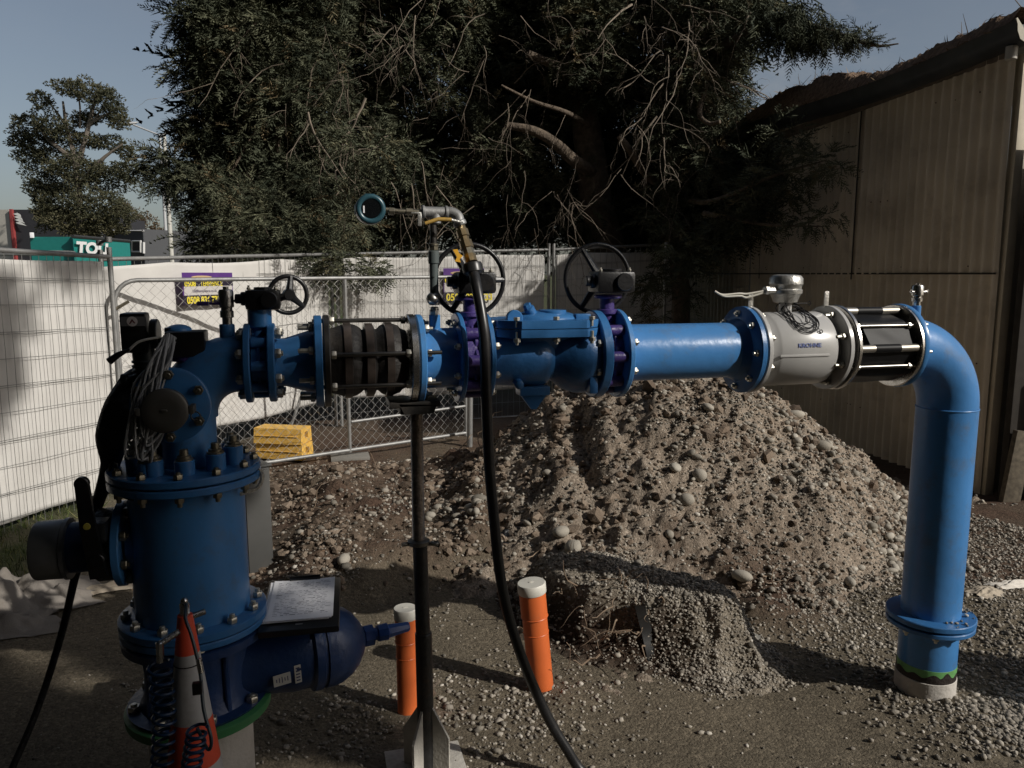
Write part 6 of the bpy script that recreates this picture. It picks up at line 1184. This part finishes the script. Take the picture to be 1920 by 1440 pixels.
# roots and sticks
rt = np.random.default_rng(5); b = MB()
def root(px, py, z, L, r0, ang, lift=.3):
    p = onZ(px, py, z); d = Vector((math.cos(ang), math.sin(ang), lift)); pts = [p.copy()]
    for i in range(7):
        d = (d+Vector(rt.normal(0, .35, 3))).normalized(); p = p+d*L/7; zz = float(all_h(np.array([p.x]), np.array([p.y]))[0]); p.z = max(p.z, zz+.002); pts.append(p.copy())
    b.tube(pts, [r0*(1-.7*i/7) for i in range(8)], 5)
for k in range(46):
    root(rt.uniform(1040, 1250), rt.uniform(1090, 1240), rt.uniform(.02, .22), rt.uniform(.06, .25), rt.choice([.0015, .0025, .004]), rt.uniform(3.1, 5.6), rt.uniform(-.4, .4))
for (px, py, z, L, r0, an) in [(1200, 1180, .12, .22, .005, 4.2), (1240, 1160, .15, .16, .006, 4.6), (1095, 1150, .1, .25, .004, 3.6), (990, 1045, .2, .12, .004, 0), (560, 985, .05, .35, .005, -.4), (600, 1040, .04, .3, .004, -1.4), (620, 985, .05, .45, .004, 2.4), (820, 1000, .1, .35, .007, .7), (860, 880, .15, .25, .007, 1.9), (880, 900, .2, .2, .005, 4.3), (1430, 1080, .2, .25, .004, .5), (1460, 1060, .22, .3, .003, 3.3), (1500, 1050, .25, .2, .003, 1.3), (900, 870, .2, .5, .005, .6), (700, 900, .05, .3, .003, 1), (520, 1060, .03, .2, .004, 1.2)]:
    root(px, py, z, L, r0, an, .1)
T(b.build('roots', M('root_brown', (.22, .16, .11), .85, var=.3)), 'torn roots sticking out of the ledge and dirt bank', 'roots', kind='stuff')
# timber plank running up to the heap behind the hose
b = MB(); q0 = onZ(930, 832, .05); q1 = onZ(1012, 782, .38); d = (q1-q0); rq = d.to_track_quat('X', 'Z'); b.box((q0+q1)/2, (d.length*1.35, .09, .035), rot=rq, b=.003); T(b.build('timber_plank', M('dark_plank', (.10, .075, .055), .85, var=.3)), 'dark timber plank leaning against the left foot of the heap', 'plank')
b = MB(); q = onZ(1000, 784, .45); b.box(q, (.16, .05, .03), rot=rq, b=.003); T(b.build('timber_offcut', M('pale_offcut', (.36, .32, .26), .8)), 'pale timber offcut on top of the dark plank', 'plank')
# crumpled sacks / cloth
def cloth(name, c, sx, sy, h, seed, mat, rot, label, cat):
    n1, n2 = 46, 46; V = []; F = []; u = np.linspace(-1, 1, n1); U, W = np.meshgrid(u, np.linspace(-1, 1, n2)); rad_ = np.sqrt(U**2+W**2)
    fold = np.abs(fbm(U+seed, W, 1.6, 3, seed))*1.5; H = h*ss(1.15, .2, rad_+.35*fbm(U, W, 1.5, 3, seed+7))*(.45+.8*fold)+.006; ex = 1+.35*fbm(np.arctan2(W, U), rad_, 1.3, 3, seed+3)
    cs, sn_ = math.cos(rot), math.sin(rot); X = c.x+(U*ex*sx)*cs-(W*ex*sy)*sn_; Y = c.y+(U*ex*sx)*sn_+(W*ex*sy)*cs; Z = floor_h(X, Y)+H; V = np.stack([X.ravel(), Y.ravel(), Z.ravel()], 1); i = np.arange(n1*n2).reshape(n2, n1)
    F = np.stack([i[:-1, :-1].ravel(), i[:-1, 1:].ravel(), i[1:, 1:].ravel(), i[1:, :-1].ravel()], 1); o = link(name, np_mesh(name, V, F, True), mat=mat); return T(o, label, cat)
cloth('cloth_sack', onZ(35, 1115, .05), .33, .30, .17, 201, sackm, .5, 'crumpled grey brown sack lying at the left edge', 'sack')
cloth('cloth_sack', onZ(-5, 1165, .03), .25, .18, .12, 207, sackm, .2, 'second crumpled sack nearer the camera at the left edge', 'sack')
cloth('cloth_strip', onZ(215, 1100, .02), .30, .05, .05, 211, M('pale_cloth', (.42, .36, .28), .85, var=.15, dirt=.4), .15, 'long pale cloth strip on the ground beyond the wellhead', 'cloth')
cloth('plastic_scrap', onZ(1905, 1105, .03), .17, .04, .03, 221, M('white_scrap', (.6, .56, .5), .7, dirt=.3), .1, 'white plastic scrap at the right edge', 'scrap')
cloth('paper_scrap', onZ(1850, 1125, .03), .10, .05, .025, 227, MATS['pale_cloth'], .3, 'dirty pale scrap half buried right of the riser', 'scrap')
cloth('plastic_scrap', onZ(1405, 1195, .03), .07, .035, .03, 231, M('grey_scrap', (.3, .29, .26), .6), .8, 'small greyish scrap in the shadow beside the ledge', 'scrap')
cloth('dark_rag', onZ(970, 1012, .15), .12, .07, .05, 241, black, .1, 'black rag lying below the heap behind the hose', 'rag')
# black liner sheet on the ledge face
b = MB(); pts = [onZ(1205, 1130, .26), onZ(1212, 1160, .17), onZ(1222, 1200, .09), onZ(1232, 1245, .0)]; V = []; F = []
for i, p in enumerate(spline(pts, 4)):
    V += [p+Vector((-.045, -.02, .0)), p+Vector((.0, -.03+.008*math.sin(i), 0)), p+Vector((.012, .04, .0))]
for i in range(len(V)//3-1):
    for k in range(2): F.append((i*3+k, i*3+k+1, i*3+3+k+1, i*3+3+k))
T(MB().add(V, F).build('liner_scrap', M('liner', (.03, .03, .03), .4, dirt=.5)), 'torn black liner sheet hanging down the ledge face', 'liner')
